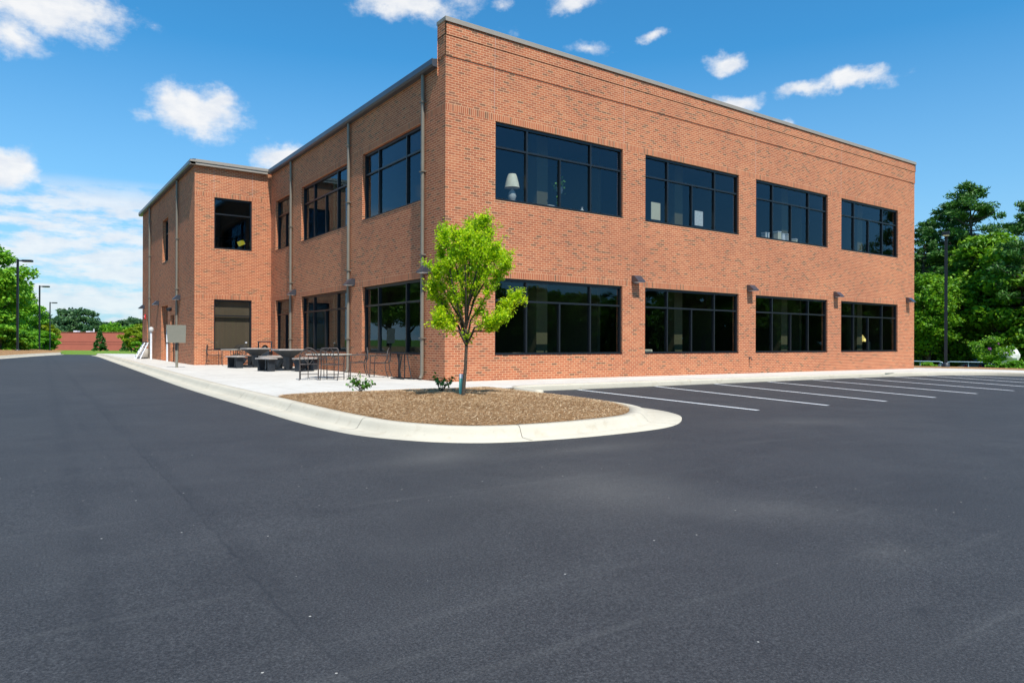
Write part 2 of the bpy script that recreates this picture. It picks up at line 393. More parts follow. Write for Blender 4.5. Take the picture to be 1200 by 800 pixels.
# ------------------------------------------------------------------ ground, asphalt, kerbs, paving
def gridsheet(name, xs, ys, zf, mat):
    vs = [(x, y, zf(x, y)) for y in ys for x in xs]; n = len(xs)
    fs = [(j*n+i, j*n+i+1, (j+1)*n+i+1, (j+1)*n+i) for j in range(len(ys)-1) for i in range(n-1)]
    return MB().raw(vs, fs, 0, True).build(name, mat)
xs = [-1500, -700, -300, -150, -80] + list(range(-60, 92, 4)) + [100, 120, 160, 220, 300, 500, 900, 1800]
ys = [-1500, -700, -300, -150, -100] + list(range(-80, 104, 4)) + [110, 125, 140, 160, 180, 200, 215, 240, 280, 340, 400, 600, 1000, 1900]
tag(gridsheet('ground', xs, ys, terrain, 'lawn'), kind='structure')

def poly_sheet(name, pts, h, mat):
    vs = [(x, y, P(x, y, h)) for x, y in pts]
    bm = bmesh.new(); bv = [bm.verts.new(v) for v in vs]; es = [bm.edges.new((bv[i], bv[(i+1) % len(bv)])) for i in range(len(bv))]
    bmesh.ops.triangle_fill(bm, edges=es, use_beauty=True)
    for f in bm.faces:
        f.normal_update()
        if f.normal.z < 0: f.normal_flip()
    me = bpy.data.meshes.new(name); bm.to_mesh(me); bm.free(); me.materials.append(M[mat])
    o = bpy.data.objects.new(name, me); C.objects.link(o); return o
left_edge = [(-60, 13.5), (-21.5, 13.5), (-17.3, 20), (-14.1, 28), (-11.3, 35.5), (-9.4, 42.5), (-7.9, 47.2), (-7.2, 49.2), (-7.0, 50.2)]
tag(poly_sheet('asphalt_lot', [(-60, -80), (26.4, -80), (26.4, -1), (-2, -1), (-2, 40), (-3.0, 43.6), (-4.4, 46.5), (-5.2, 48.6)] + left_edge[::-1], -0.15, 'asphalt'), kind='structure')

def catmull(pts, n=8, closed=False):
    out = []; p = [Vector(q) for q in pts]
    for i in range(len(p)-1):
        p0 = p[max(i-1, 0)]; p1 = p[i]; p2 = p[i+1]; p3 = p[min(i+2, len(p)-1)]
        # centripetal-ish: limit tangents on uneven spacing
        L = (p2-p1).length
        m1 = (p2-p0)/max(1e-6, (p2-p0).length)*L; m2 = (p3-p1)/max(1e-6, (p3-p1).length)*L
        for k in range(n):
            t = k/n; h1 = 2*t**3-3*t**2+1; h2 = t**3-2*t**2+t; h3 = -2*t**3+3*t**2; h4 = t**3-t**2
            out.append(p1*h1 + m1*h2 + p2*h3 + m2*h4)
    out.append(p[-1]); return out
def sweep_kerb(name, ctrl, mat='kerb_concrete', pan=True, inward=1, n=8):
    """ctrl: (x, y, total width). inward=+1: kerb body lies to the left of travel"""
    pts = catmull([(x, y, w) for x, y, w in ctrl], n)
    mb = MB(); rows = []
    inner = []
    for i, p in enumerate(pts):
        a = pts[max(i-1, 0)]; b = pts[min(i+1, len(pts)-1)]
        d = Vector((b.x-a.x, b.y-a.y)).normalized(); nrm = Vector((-d.y, d.x))*inward
        w = p.z
        if pan: prof = [(0, -0.03), (0, 0.006), (w*0.52, 0.008), (w*0.58, 0.02), (w*0.66, 0.085), (w*0.70, 0.125), (w*0.745, 0.148), (w*0.80, 0.156), (w, 0.156), (w, 0.0)]
        else: prof = [(0, -0.03), (0.0, 0.11), (0.012, 0.143), (0.04, 0.156), (w, 0.156), (w, 0.0)]
        rows.append([(p.x+nrm.x*q, p.y+nrm.y*q, P(p.x+nrm.x*q, p.y+nrm.y*q, -0.15+h)) for q, h in prof])
        inner.append((p.x+nrm.x*w, p.y+nrm.y*w))
    m = len(rows[0]); vs = [v for r in rows for v in r]
    fs = [(i*m+k, (i+1)*m+k, (i+1)*m+k+1, i*m+k+1) for i in range(len(rows)-1) for k in range(m-1)]
    fs += [tuple(range(m)), tuple(range((len(rows)-1)*m, len(rows)*m))[::-1]]
    mb.raw(vs, fs, 0, True)
    # expansion joints: thin dark grooves set proud 2 mm across the profile
    o = mb.build(name, mat); tag(o, kind='structure')
    me = o.data
    bm = bmesh.new(); bm.from_mesh(me); bmesh.ops.recalc_face_normals(bm, faces=bm.faces[:]); bm.to_mesh(me); bm.free()
    return o, inner, rows
isl = [(-5.05, 44.8, .55), (-4.95, 41, .6), (-5.25, 30, .62), (-5.79, 12.6, .64), (-6.08, 3, .64), (-6.12, -3.88, .64), (-6.12, -6.23, .62), (-6.01, -7.68, .58), (-5.87, -8.28, .56), (-5.62, -8.80, .54), (-5.32, -9.22, .52),
       (-4.85, -9.56, .52), (-4.2, -9.74, .52), (-3.2, -9.80, .56), (-2.01, -9.70, .66), (-1.35, -9.48, .76), (-.66, -9.01, .86), (-.12, -8.45, .94), (.25, -7.6, .98), (.36, -6.3, .94), (.40, -5.0, .90), (.42, -3.9, .86)]
kerb_o, kin, krows = sweep_kerb('kerb_and_gutter', isl)
# straight kerb along the front paving
ctrl = [(.42, -3.9, .20), (.44, -3.2, .20), (.62, -2.66, .20), (1.1, -2.40, .20), (2.2, -2.36, .20), (8, -2.34, .20), (14, -2.32, .20), (19.5, -2.40, .20), (22.2, -2.7, .20), (24.2, -3.15, .20), (25.2, -3.9, .20), (25.6, -5.2, .20), (25.7, -7, .20), (25.7, -80, .20)]
_, kin2, _ = sweep_kerb('kerb', ctrl, pan=False)
joint = MB()
acc = 0
for i in range(1, len(krows)):
    d = (Vector(krows[i][1]) - Vector(krows[i-1][1])).length; acc += d
    if acc > 3.0:
        acc = 0; r = krows[i]; t = (Vector(krows[i][1]) - Vector(krows[i-1][1])).normalized()*0.004
        for k in range(1, len(r)-2):
            a, b2 = Vector(r[k]), Vector(r[k+1]); up = Vector((0, 0, 0.003))
            nn = t.cross(b2-a).normalized()*0.003
            if nn.z < 0: nn = -nn
            joint.face([a-t+nn, a+t+nn, b2+t+nn, b2-t+nn])
tag(joint.build('kerb_joints', 'wrought'), kind='structure')
lk_ctrl = [(-20.5, 14, .5), (-16.5, 20, .5), (-13.2, 28, .5), (-10.5, 35.5, .5), (-8.68, 42.5, .5), (-7.25, 47.2, .45), (-6.65, 48.9, .4), (-6.5, 49.9, .35)]
_, kin3, _ = sweep_kerb('drive_kerb', lk_ctrl)

BACKY = -2.92
# paving: patio beside the building, walk along its front, walk round the far corner
patio = [q for q in kin if q[1] > BACKY]
pav = [(x, y) for x, y in patio] + [(-5.46, BACKY), (.42-.86, BACKY)]
pav2 = [q for q in kin2 if q[1] > BACKY-0.02 and q[0] < 23.5]
pav = pav + [(-.35, BACKY), (.22, BACKY)] + pav2 + [(23.2, -1.2), (26.62, -1.2), (26.62, 0.2), (-0.02, 0.2), (-0.02, 16.3), (-3.28, 16.3), (-3.28, 31.6), (-2.4, 31.6), (-2.4, 43.0), (-4.2, 44.6)]
tag(poly_sheet('paving', pav, 0.0, 'concrete'), kind='structure')
# small concrete piece between island kerb end and front kerb
far = [q for q in kin2 if q[0] >= 23.2]
tag(poly_sheet('corner_path', far + [(29.3, -80), (29.3, -4), (29.1, -1.8), (28.3, -.3), (27.7, .6), (27.7, 32), (26.63, 32), (26.63, -1.19), (23.2, -1.19)], 0.002, 'concrete'), kind='structure')
tag(poly_sheet('pine_straw_strip', [(29.3, -80), (33, -80), (33, -4), (32.2, 0), (31.5, 3), (31.5, 32), (27.7, 32), (27.7, .6), (28.3, -.3), (29.1, -1.8), (29.3, -4)], 0.008, 'pine_straw'), kind='structure')

# island of pine straw (gently mounded)
ring = [q for q in kin if q[1] <= BACKY+0.001]
ring = [(ring[0][0], BACKY)] + ring + [(-.46, BACKY)]
back = [(-.46 + (ring[0][0]+.46)*k/24, BACKY + 0.03*math.sin(k*1.7)) for k in range(1, 24)]
ring = ring + back
cx0, cy0 = -2.9, -5.9
def mound(x, y, s):
    return P(x, y, 0.0) + 0.012 + 0.155*(1-s*s)**.75 + 0.02*math.sin(x*3.1+y*2.3)*(1-s)
RN = 26; vs = []; fs = []; N = len(ring)
for j in range(RN):
    s = 1 - j/RN
    for x, y in ring:
        X, Y = cx0+(x-cx0)*s, cy0+(y-cy0)*s; vs.append((X, Y, mound(X, Y, s) - (0.02 if j == 0 else 0)))
vs.append((cx0, cy0, mound(cx0, cy0, 0)))
for j in range(RN-1):
    for k in range(N): fs.append((j*N+k, j*N+(k+1) % N, (j+1)*N+(k+1) % N, (j+1)*N+k))
for k in range(N): fs.append(((RN-1)*N+k, (RN-1)*N+(k+1) % N, len(vs)-1))
isle = MB().raw(vs, fs, 0, True).build('island_bed', 'pine_straw'); tag(isle, kind='structure')
bm = bmesh.new(); bm.from_mesh(isle.data); bmesh.ops.recalc_face_normals(bm, faces=bm.faces[:])
if sum(f.normal.z for f in bm.faces) < 0: bmesh.ops.reverse_faces(bm, faces=bm.faces[:])
bm.to_mesh(isle.data); bm.free()

def island_z(x, y):
    a = math.atan2(y-cy0, x-cx0); best = min(ring, key=lambda q: abs(math.remainder(math.atan2(q[1]-cy0, q[0]-cx0)-a, 2*PI)))
    return mound(x, y, min(1, math.hypot(x-cx0, y-cy0)/math.hypot(best[0]-cx0, best[1]-cy0)))
def fast_mesh(name, V, mats, nper=4, mi=None):
    """V: (n*nper, 3) array, faces of nper consecutive verts"""
    V = np.asarray(V, dtype=np.float32); nv = len(V); nf = nv//nper
    me = bpy.data.meshes.new(name); me.vertices.add(nv); me.vertices.foreach_set('co', V.ravel())
    me.loops.add(nv); me.loops.foreach_set('vertex_index', np.arange(nv, dtype=np.int32))
    me.polygons.add(nf); me.polygons.foreach_set('loop_start', np.arange(0, nv, nper, dtype=np.int32)); me.polygons.foreach_set('loop_total', np.full(nf, nper, dtype=np.int32))
    for k in ([mats] if isinstance(mats, str) else mats): me.materials.append(M[k])
    if mi is not None: me.polygons.foreach_set('material_index', mi.astype(np.int32))
    me.update(calc_edges=True); return me
rng = np.random.default_rng(3)
# loose straw blades over the island, denser towards the camera side
nb = 42000
poly = np.array(ring)
def inside(px, py, poly):
    c = np.zeros(len(px), bool); j = len(poly)-1
    for i in range(len(poly)):
        xi, yi = poly[i]; xj, yj = poly[j]
        hit = ((yi > py) != (yj > py)) & (px < (xj-xi)*(py-yi)/(yj-yi+1e-12)+xi); c ^= hit; j = i
    return c
bx = rng.uniform(-5.7, -.3, nb*2); by = rng.uniform(-9.3, -2.88, nb*2); k = inside(bx, by, poly); bx, by = bx[k][:nb], by[k][:nb]
# approximate ring parameter for height
ang_r = np.arctan2(poly[:, 1]-cy0, poly[:, 0]-cx0); rad_r = np.hypot(poly[:, 1]-cy0, poly[:, 0]-cx0); o_ = np.argsort(ang_r)
rr = np.interp(np.arctan2(by-cy0, bx-cx0), ang_r[o_], rad_r[o_], period=2*PI); s_ = np.clip(np.hypot(by-cy0, bx-cx0)/rr, 0, 1)
bz = -0.0047*bx + 0.003*by + 0.012 + 0.155*(1-s_**2)**.75 + 0.02*np.sin(bx*3.1+by*2.3)*(1-s_)
L = rng.uniform(.02, .065, len(bx)); th = rng.uniform(0, 2*PI, len(bx)); tilt = rng.normal(0.05, .22, len(bx)); w = rng.uniform(.0012, .0026, len(bx))
d = np.stack([np.cos(th)*np.cos(tilt), np.sin(th)*np.cos(tilt), np.abs(np.sin(tilt))], 1)*L[:, None]
sd = np.stack([-np.sin(th), np.cos(th), np.full(len(th), .3)], 1)*w[:, None]
c0 = np.stack([bx, by, bz+.006], 1)
V = np.stack([c0-d*.5-sd, c0+d*.5-sd, c0+d*.5+sd, c0-d*.5+sd], 1).reshape(-1, 3)
V[:, 2] += 0.003
so = bpy.data.objects.new('pine_straw_mulch', fast_mesh('pine_straw_mulch', V, 'straw_blade')); C.objects.link(so)
tag(so, 'loose tan pine straw strewn over the planting island', 'pine straw', kind='stuff')

# bank beyond the drive
vs = []; fs = []; W = 12
bankline = kin3 + [(-6.6, 52.5), (-6.4, 56), (-6.0, 61)]
for i, (x, y) in enumerate(bankline):
    for k in range(W):
        dd = (k/(W-1))**1.5*16
        X, Y = x - dd, y + dd*0.25
        vs.append((X, Y, P(X, Y, 0.008) + .16*smooth(dd/3) + .22*smooth((dd-2)/9)+.02*math.sin(X*1.3+Y) * min(1, dd) - (max(0, Y-57)*.0125)))
for i in range(len(bankline)-1):
    for k in range(W-1): fs.append((i*W+k, (i+1)*W+k, (i+1)*W+k+1, i*W+k+1))
tag(MB().raw(vs, fs, 0, True).build('pine_straw_bank', 'pine_straw'), kind='structure')
tag(poly_sheet('far_planting_bed', [(-2.35, 31.7), (1.5, 31.7), (1.5, 44), (-2.35, 43)], 0.004, 'pine_straw'), kind='structure')

# parking lines
S_ = [(2.68, -2.5), (5.7, -2.45), (8.4, -2.45), (11.18, -2.45), (13.93, -2.42), (16.74, -2.42), (19.6, -2.5), (21.9, -2.72), (23.6, -3.1)]
E_ = [(1.91, -8.65), (4.15, -8.74), (6.37, -8.82), (8.69, -8.84), (11.21, -8.77), (13.64, -8.77), (16.1, -8.7), (18.5, -8.7), (21.0, -8.7)]
for i, ((x0, y0), (x1, y1)) in enumerate(zip(S_, E_)):
    a = Vector((x0, y0)); b = Vector((x1, y1)); d = (b-a).normalized(); n = Vector((-d.y, d.x))*0.052
    vs = []; fs = []; K = 24
    for k in range(K+1):
        p = a.lerp(b, k/K); j = 0.003*math.sin(k*2.1+i)
        for q in (p-n*(1+j*3), p+n*(1-j*3)): vs.append((q.x, q.y, P(q.x, q.y, -0.146)))
    fs = [(2*k, 2*k+2, 2*k+3, 2*k+1) for k in range(K)]
    tag(MB().raw(vs, fs).build('parking_line', 'line_paint'), kind='structure')
tag(MB().box(19.1, 19.75, -2.42, -2.22, P(19.4, -2.3, 0.002), P(19.4, -2.3, 0.009)).build('kerb_paint_mark', 'card'), kind='structure')

# ------------------------------------------------------------------ the building
bld = empty('office_building', (0, 0, 0), 0, 'two storey red brick office building with black framed windows', 'building')
H2, S2, H1, S1 = 7.50, 5.236, 2.975, 0.73
ZT, ZC = 8.86, 9.96
def wall(name, u0, u1, z0, z1, opens, fr, thick=0.28, steps=(), inner=True, soldier=True):
    """fr(u, z, d): d = depth inward; steps: [(z, proud)] = brickwork stepping outward above z"""
    mb = MB()
    us = sorted({u0, u1} | {v for o in opens for v in o[:2]}); zs = sorted({z0, z1} | {v for o in opens for v in o[2:]} | ({H1, H1+.2032, H2, H2+.2032} if soldier else set()) | {s[0] for s in steps})
    zs = [z for z in zs if z0 <= z <= z1]
    def proud(z):
        p = 0
        for s in steps:
            if z >= s[0]-1e-6: p = s[1]
        return p
    def vofs(z): return -H1 if z < H1 else (-(H1+.2032) if z < H2 else -(H2+.2032))
    for i in range(len(us)-1):
        for j in range(len(zs)-1):
            ua, ub, za, zb = us[i], us[i+1], zs[j], zs[j+1]; um, zm = (ua+ub)/2, (za+zb)/2
            if any(o[0] < um < o[1] and o[2] < zm < o[3] for o in opens): continue
            p = -proud(za); so_ = soldier and (abs(za-H1) < 1e-4 or abs(za-H2) < 1e-4)
            if so_: uvs = [(0, ua), (0, ub), (zb-za, ub), (zb-za, ua)]
            else:
                o_ = vofs(zm); uvs = [(ua, za+o_), (ub, za+o_), (ub, zb+o_), (ua, zb+o_)]
            mb.face([fr(ua, za, p), fr(ub, za, p), fr(ub, zb, p), fr(ua, zb, p)], 1 if so_ else 0, uvs)
            if inner and zm < ZT: mb.face([fr(ua, za, thick), fr(ub, za, thick), fr(ub, zb, thick), fr(ua, zb, thick)], 2)
    for zst, pr in steps:
        pb = 0
        for s in steps:
            if s[0] < zst: pb = s[1]
        mb.face([fr(u0, zst, -pb), fr(u1, zst, -pb), fr(u1, zst, -pr), fr(u0, zst, -pr)], 0, [(u0, 0.02), (u1, 0.02), (u1, .04), (u0, .04)])
    for (a, b, za, zb) in opens:
        D = thick
        for A, B, uv in (((a, za), (a, zb), 'v'), ((b, zb), (b, za), 'v'), ((a, zb), (b, zb), 'h'), ((b, za), (a, za), 'h')):
            pts = [fr(A[0], A[1], 0), fr(B[0], B[1], 0), fr(B[0], B[1], D), fr(A[0], A[1], D)]
            if uv == 'v': o_ = vofs((za+zb)/2); uvs = [(0, A[1]+o_), (0, B[1]+o_), (D, B[1]+o_), (D, A[1]+o_)]
            else: uvs = [(0, A[0]), (0, B[0]), (.19, B[0]), (.19, A[0])]
            mb.face(pts, 0 if uv == 'v' else 1, uvs)
    o = mb.build(name, ['brick', 'brick_soldier', 'plaster'], bld)
    bm = bmesh.new(); bm.from_mesh(o.data); bmesh.ops.remove_doubles(bm, verts=bm.verts[:], dist=1e-5); bm.to_mesh(o.data); bm.free()
    return o
def window(a, b, za, zb, fr, mull, mid=None, trz=None, rec=0.06, shade=None, pane_mat='glass', name='window'):
    """mull: full-height mullions; mid: mullions below the transom; one mesh of frame bars"""
    mb = MB(); D0, D1 = rec, rec+.11
    def bar(u0, u1, z0, z1, d0=D0, d1=D1):
        vs = [fr(u, z, d) for d in (d0, d1) for z in (z0, z1) for u in (u0, u1)]
        mb.raw(vs, [(0,1,3,2), (4,6,7,5), (0,4,5,1), (2,3,7,6), (0,2,6,4), (1,5,7,3)])
    e = 0.055; hd = 0.085
    bar(a, a+e, za, zb); bar(b-e, b, za, zb); bar(a+e, b-e, zb-hd, zb); bar(a+e, b-e, za, za+e*1.1)
    cols = sorted(mull)
    edges = [a+e] + [v for m_ in cols for v in (m_-.028, m_+.028)] + [b-e]
    for m_ in cols: bar(m_-.028, m_+.028, za+e*1.1, zb-hd)
    if trz:
        for k in range(0, len(edges), 2): bar(edges[k], edges[k+1], trz-.028, trz+.028, D0+.006, D1-.006)
        for m_ in (mid or ()): bar(m_-.025, m_+.025, za+e*1.1, trz-.028, D0+.003, D1-.003)
    # sill flashing, slightly proud
    bar(a+.004, b-.004, za+.002, za+.022, -0.012, D0-.001)
    w = mb.build(name, 'black_frame', bld)
    g = MB(); dg = rec+.06
    pp = [fr(a+e*.5, za+e*.5, dg), fr(b-e*.5, za+e*.5, dg), fr(b-e*.5, zb-e*.5, dg), fr(a+e*.5, zb-e*.5, dg)]
    g.face(pp[::-1] if fr in (Lf, PS) else pp)          # the glass must face outward
    pn = g.build('pane', pane_mat, w)
    if shade:
        s = MB(); ds = rec+.16; ys_ = [za+.02, zb-.02]
        s.face([fr(a+.02, za+.02, ds), fr(b-.02, za+.02, ds), fr(b-.02, zb-.02, ds), fr(a+.02, zb-.02, ds)])
        s.build('roller_shade', shade, w)
    return w
F = lambda u, z, d: (u, d, z)
Lf = lambda u, z, d: (d, u, z)
PF = lambda u, z, d: (u, 16.2+d, z)
PS = lambda u, z, d: (-3.3+d, u, z)
FW = [(1.661, 6.739), (7.799, 12.847), (13.904, 18.935), (20.007, 25.0)]
wall('brick_wall', 0, 26.62, -.45, ZC, [(a, b, z0, z1) for a, b in FW for z0, z1 in ((S2, H2), (S1, H1))], F, steps=[(9.01, .02), (9.58, .038)])
LW = [(1.45, 5.69), (6.90, 11.97), (13.22, 15.49)]
wall('brick_wall', 0, 16.2, -.45, ZT+.1, [(a, b, z0, z1) for a, b in LW for z0, z1 in ((S2, H2), (S1, H1))], Lf)
wall('brick_wall', -3.3, 0, -.45, ZT+.1, [(-2.487, -.866, S2, H2), (-2.487, -.866, S1, H1)], PF)
wall('brick_wall', 16.2, 31.6, -.45, ZT+.1, [(22.72, 24.42, S2, H2), (22.75, 24.75, .02, H1), (21.0, 21.95, .02, 2.42), (28.75, 29.75, .02, 2.42)], PS, thick=.5)
wall('brick_wall', -3.3, 26.62, -.45, ZT+.1, [], lambda u, z, d: (u, 31.6-d, z))
wall('brick_wall', 0, 31.6, -.45, ZT+.1, [], lambda u, z, d: (26.62-d, u, z))
for a, b in FW:
    w_ = b-a
    for z0, z1, tr in ((S2, H2, 6.78), (S1, H1, 2.32)):
        window(a, b, z0, z1, F, [a+w_*.232, a+w_*.733], [a+w_*.485], tr)
for (a, b), ms, md in zip(LW, ([2.56, 4.58], [8.2, 10.72], []), (None, [9.45], [14.35])):
    for z0, z1, tr in ((S2, H2, 6.78), (S1, H1, 2.32)): window(a, b, z0, z1, Lf, ms, md, tr, rec=.10)
window(-2.487, -.866, S2, H2, PF, [], None, 6.78); window(-2.487, -.866, S1, H1, PF, [], None, 2.25, shade='brown_shade')
window(22.72, 24.42, S2, H2, PS, [], None, 6.78, rec=.16)
# doors in the projection's side
def door(a, b, zt, d, kind='door'):
    mb = MB(); e = .07
    def bx(u0, u1, z0, z1, d0, d1):
        vs = [PS(u, z, q) for q in (d0, d1) for z in (z0, z1) for u in (u0, u1)]
        mb.raw(vs, [(0,1,3,2), (4,6,7,5), (0,4,5,1), (2,3,7,6), (0,2,6,4), (1,5,7,3)])
    bx(a, a+e, .03, zt, d, d+.1); bx(b-e, b, .03, zt, d, d+.1); bx(a+e, b-e, zt-e, zt, d, d+.1)
    bx(a+e, b-e, .03, zt-e, d+.04, d+.09)
    o = mb.build('door', 'black_frame', bld)
    h = MB(); y = b-.22
    h.tube([PS(y, .95, d), PS(y, .95, d-.05), PS(y-.01, 1.1, d-.05), PS(y-.01, 1.2, d)], .012); h.build('handle', 'gutter_metal', o)
door(22.75, 24.75, H1, .34); door(21.0, 21.95, 2.42, .12); door(28.75, 29.75, 2.42, .12)
# coping, parapet back, roof
mb = MB(); mb.box(-.045, 26.665, -.07, .45, ZC, 10.06, bev=.006); mb.box(-.05, 26.67, -.078, -.066, ZC-.035, ZC+.012)
mb.build('coping', 'coping_metal', bld)
mb = MB()
def qb(pts, uvs): mb.face(pts, 0, uvs)
for z0_, z1_, pr in ((ZT+.1, 9.01, 0), (9.01, 9.58, .02), (9.58, ZC, .038)):
    qb([(-pr, .41, z0_), (-pr, -pr, z0_), (-pr, -pr, z1_), (-pr, .41, z1_)], [(.41, z0_), (0, z0_), (0, z1_), (.41, z1_)])
    qb([(26.62+pr, -pr, z0_), (26.62+pr, .41, z0_), (26.62+pr, .41, z1_), (26.62+pr, -pr, z1_)], [(0, z0_), (.41, z0_), (.41, z1_), (0, z1_)])
qb([(26.66, .41, ZT-.3), (-.038, .41, ZT-.3), (-.038, .41, ZC), (26.66, .41, ZC)], [(26.6, 0), (0, 0), (0, 1.2), (26.6, 1.2)])
mb.build('parapet', 'brick', bld)
mb = MB(); mb.box(.02, 26.6, .42, 31.58, ZT-.05, 9.0); mb.box(-3.28, .02, 16.22, 31.58, ZT-.05, 9.0)
mb.build('roof', 'roofing', bld)
def gutter(p0, p1, out, w=.2, name='gutter', mat='gutter_metal'):
    """box gutter from p0 to p1 (xy), protruding along out (xy unit)"""
    mb = MB(); a = Vector((*p0, 0)); b = Vector((*p1, 0)); o = Vector((*out, 0))
    prof = [(0, 8.80), (w*.82, 8.80), (w, 8.86), (w, 9.0), (w-.02, 9.03), (w-.02, 9.0), (0, 9.04)]
    n = len(prof); vs = [tuple(a+o*q+Vector((0, 0, z))) for q, z in prof] + [tuple(b+o*q+Vector((0, 0, z))) for q, z in prof]
    mb.raw(vs, [tuple(range(n)), tuple(range(n, 2*n))[::-1]] + [(i, n+i, n+(i+1) % n, (i+1) % n) for i in range(n)])
    return mb.build(name, mat, bld)
gutter((0, .415), (0, 16.0), (-1, 0)); gutter((-3.3, 16.0), (-3.3, 31.8), (-1, 0), .22)
mb = MB(); mb.box(-3.51, -.21, 16.0, 16.2, 8.79, 8.90); mb.box(-3.53, -.19, 15.97, 16.22, 8.902, 8.985); mb.box(-3.4, .1, 16.1, 31.5, 8.99, 9.06)
mb.build('eave_fascia', 'coping_metal', bld)
def spout(fr, u, out=.055, z1=8.8):
    mb = MB()
    pts = [fr(u, z1, -.08), fr(u, z1-.15, -.08), fr(u, .22, -.08), fr(u, .12, -.09), fr(u, .05, -.14)]
    mb.tube(pts, .054, 12)
    for z in (1.2, 3.6, 6.0, 8.0):
        vs = [fr(uu, zz, dd) for dd in (-.15, -.002) for zz in (z, z+.03) for uu in (u-.085, u+.085)]
        mb.raw(vs, [(0,1,3,2), (4,6,7,5), (0,4,5,1), (2,3,7,6), (0,2,6,4), (1,5,7,3)])
    return mb.build('downspout', 'taupe_metal', bld)
for u in (1.18, 6.72, 13.1): spout(Lf, u)
for u in (19.85, 28.3): spout(PS, u)
# brick control joints (sealant strips 2 mm proud)
for u in (1.62, 6.78, 13.86, 19.97): mb = MB(); mb.box(u-.006, u+.006, -.003, .002, H2+.21, 9.0); mb.box(u-.006, u+.006, -.042, -.036, 9.6, ZC-.04); mb.box(u-.006, u+.006, -.0235, -.018, 9.03, 9.57); mb.build('control_joint', 'sealant', bld)
for u in (-2.5, -.85): mb = MB(); mb.box(u-.006, u+.006, 16.197, 16.202, H2+.21, ZT-.02); mb.build('control_joint', 'sealant', bld)
# interior: floors, ceilings, partitions, columns
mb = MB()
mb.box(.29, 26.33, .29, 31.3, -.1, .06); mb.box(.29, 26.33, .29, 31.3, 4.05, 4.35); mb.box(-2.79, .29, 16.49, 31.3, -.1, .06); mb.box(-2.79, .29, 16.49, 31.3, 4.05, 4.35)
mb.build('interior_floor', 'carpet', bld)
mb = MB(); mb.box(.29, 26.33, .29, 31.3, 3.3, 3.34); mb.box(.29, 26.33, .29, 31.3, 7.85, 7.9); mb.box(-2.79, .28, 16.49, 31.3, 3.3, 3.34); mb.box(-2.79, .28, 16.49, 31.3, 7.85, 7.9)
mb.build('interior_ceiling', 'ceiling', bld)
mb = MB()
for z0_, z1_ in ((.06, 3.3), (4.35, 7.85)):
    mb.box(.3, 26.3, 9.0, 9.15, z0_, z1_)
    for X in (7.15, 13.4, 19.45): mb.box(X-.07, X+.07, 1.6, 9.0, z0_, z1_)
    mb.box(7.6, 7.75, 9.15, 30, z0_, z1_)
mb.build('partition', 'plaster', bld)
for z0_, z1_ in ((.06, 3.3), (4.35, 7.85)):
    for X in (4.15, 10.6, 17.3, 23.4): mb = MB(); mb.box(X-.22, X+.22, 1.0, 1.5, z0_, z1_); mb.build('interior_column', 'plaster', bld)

# ------------------------------------------------------------------ wall lights
def wall_light(pos, rz, label):
    """built against a wall whose outward direction is local -y"""
    t = empty('wall_light', pos, rz, label, 'wall light', 'wedge wall lights on the brick building'); t.scale = (.88, .88, .88)
    h = MB(); prof = [(0, 0), (0, .25), (.13, .25), (.36, .03), (.36, 0)]
    fr = lambda a, b, d: (d, -a, b)
    h.prism(prof, fr, -.19, .19); h.box(-.1, .1, -.02, 0, -.05, 0.02)
    h.build('housing', 'bronze', t)
    g = MB(); g.box(-.15, .15, -.33, -.05, -.012, -.001); g.build('lens', 'white_plastic', t)
    return t
for i, x in enumerate((7.32, 13.5, 19.55, 25.95)):
    wall_light((x, -.004, 3.12), 0, ['bronze wall light on the sunlit front, between first and second lower windows from the tree',
        'bronze wall light on the front brick, between the second and third lower windows', 'bronze wall light on the front brick, between the third and fourth lower windows',
        'bronze wall light at the far front corner past the last window'][i])
for i, u in enumerate((.95, 6.45, 12.75)):
    wall_light((-.004, u, 3.08), -PI/2, ['bronze wall light behind the young tree, beside the first downspout', 'bronze wall light beside the middle downspout above the chairs', 'bronze wall light beside the downspout nearest the inner corner'][i])
for i, u in enumerate((19.5, 25.6, 30.9)):
    wall_light((-3.304, u, 3.08), -PI/2, ['bronze wall light above the square sign, beside the downspout', 'bronze wall light above the recessed side doorway', 'bronze wall light above the red alarm bell at the far corner'][i])

# ------------------------------------------------------------------ vegetation
def leaves(cent, size, up=0.6, aspect=1.6, rg=None, spread=0.35):
    """cent: (n,3) -> quads with random orientation"""
    rg = rg or rng; n = len(cent)
    nrm = rg.normal(size=(n, 3)); nrm[:, 2] = np.abs(nrm[:, 2]) + up; nrm /= np.linalg.norm(nrm, axis=1)[:, None]
    a = np.cross(nrm, rg.normal(size=(n, 3))); a /= np.linalg.norm(a, axis=1)[:, None]; b = np.cross(nrm, a)
    s = size*rg.uniform(1-spread, 1+spread, n)[:, None]
    a = a*s*aspect*.5; b = b*s*.5
    return np.stack([cent-a, cent+b*.9+nrm*s*.08, cent+a, cent-b*.9+nrm*s*.08], 1).reshape(-1, 3)
def clump_points(c, r, n, rg, shell=.55):
    d = rg.normal(size=(n, 3)); d /= np.linalg.norm(d, axis=1)[:, None]
    rad = shell + (1-shell)*rg.random(n)**.6
    rad *= rg.uniform(.6, 1.0, n)
    return c + d*rad[:, None]*np.array(r)
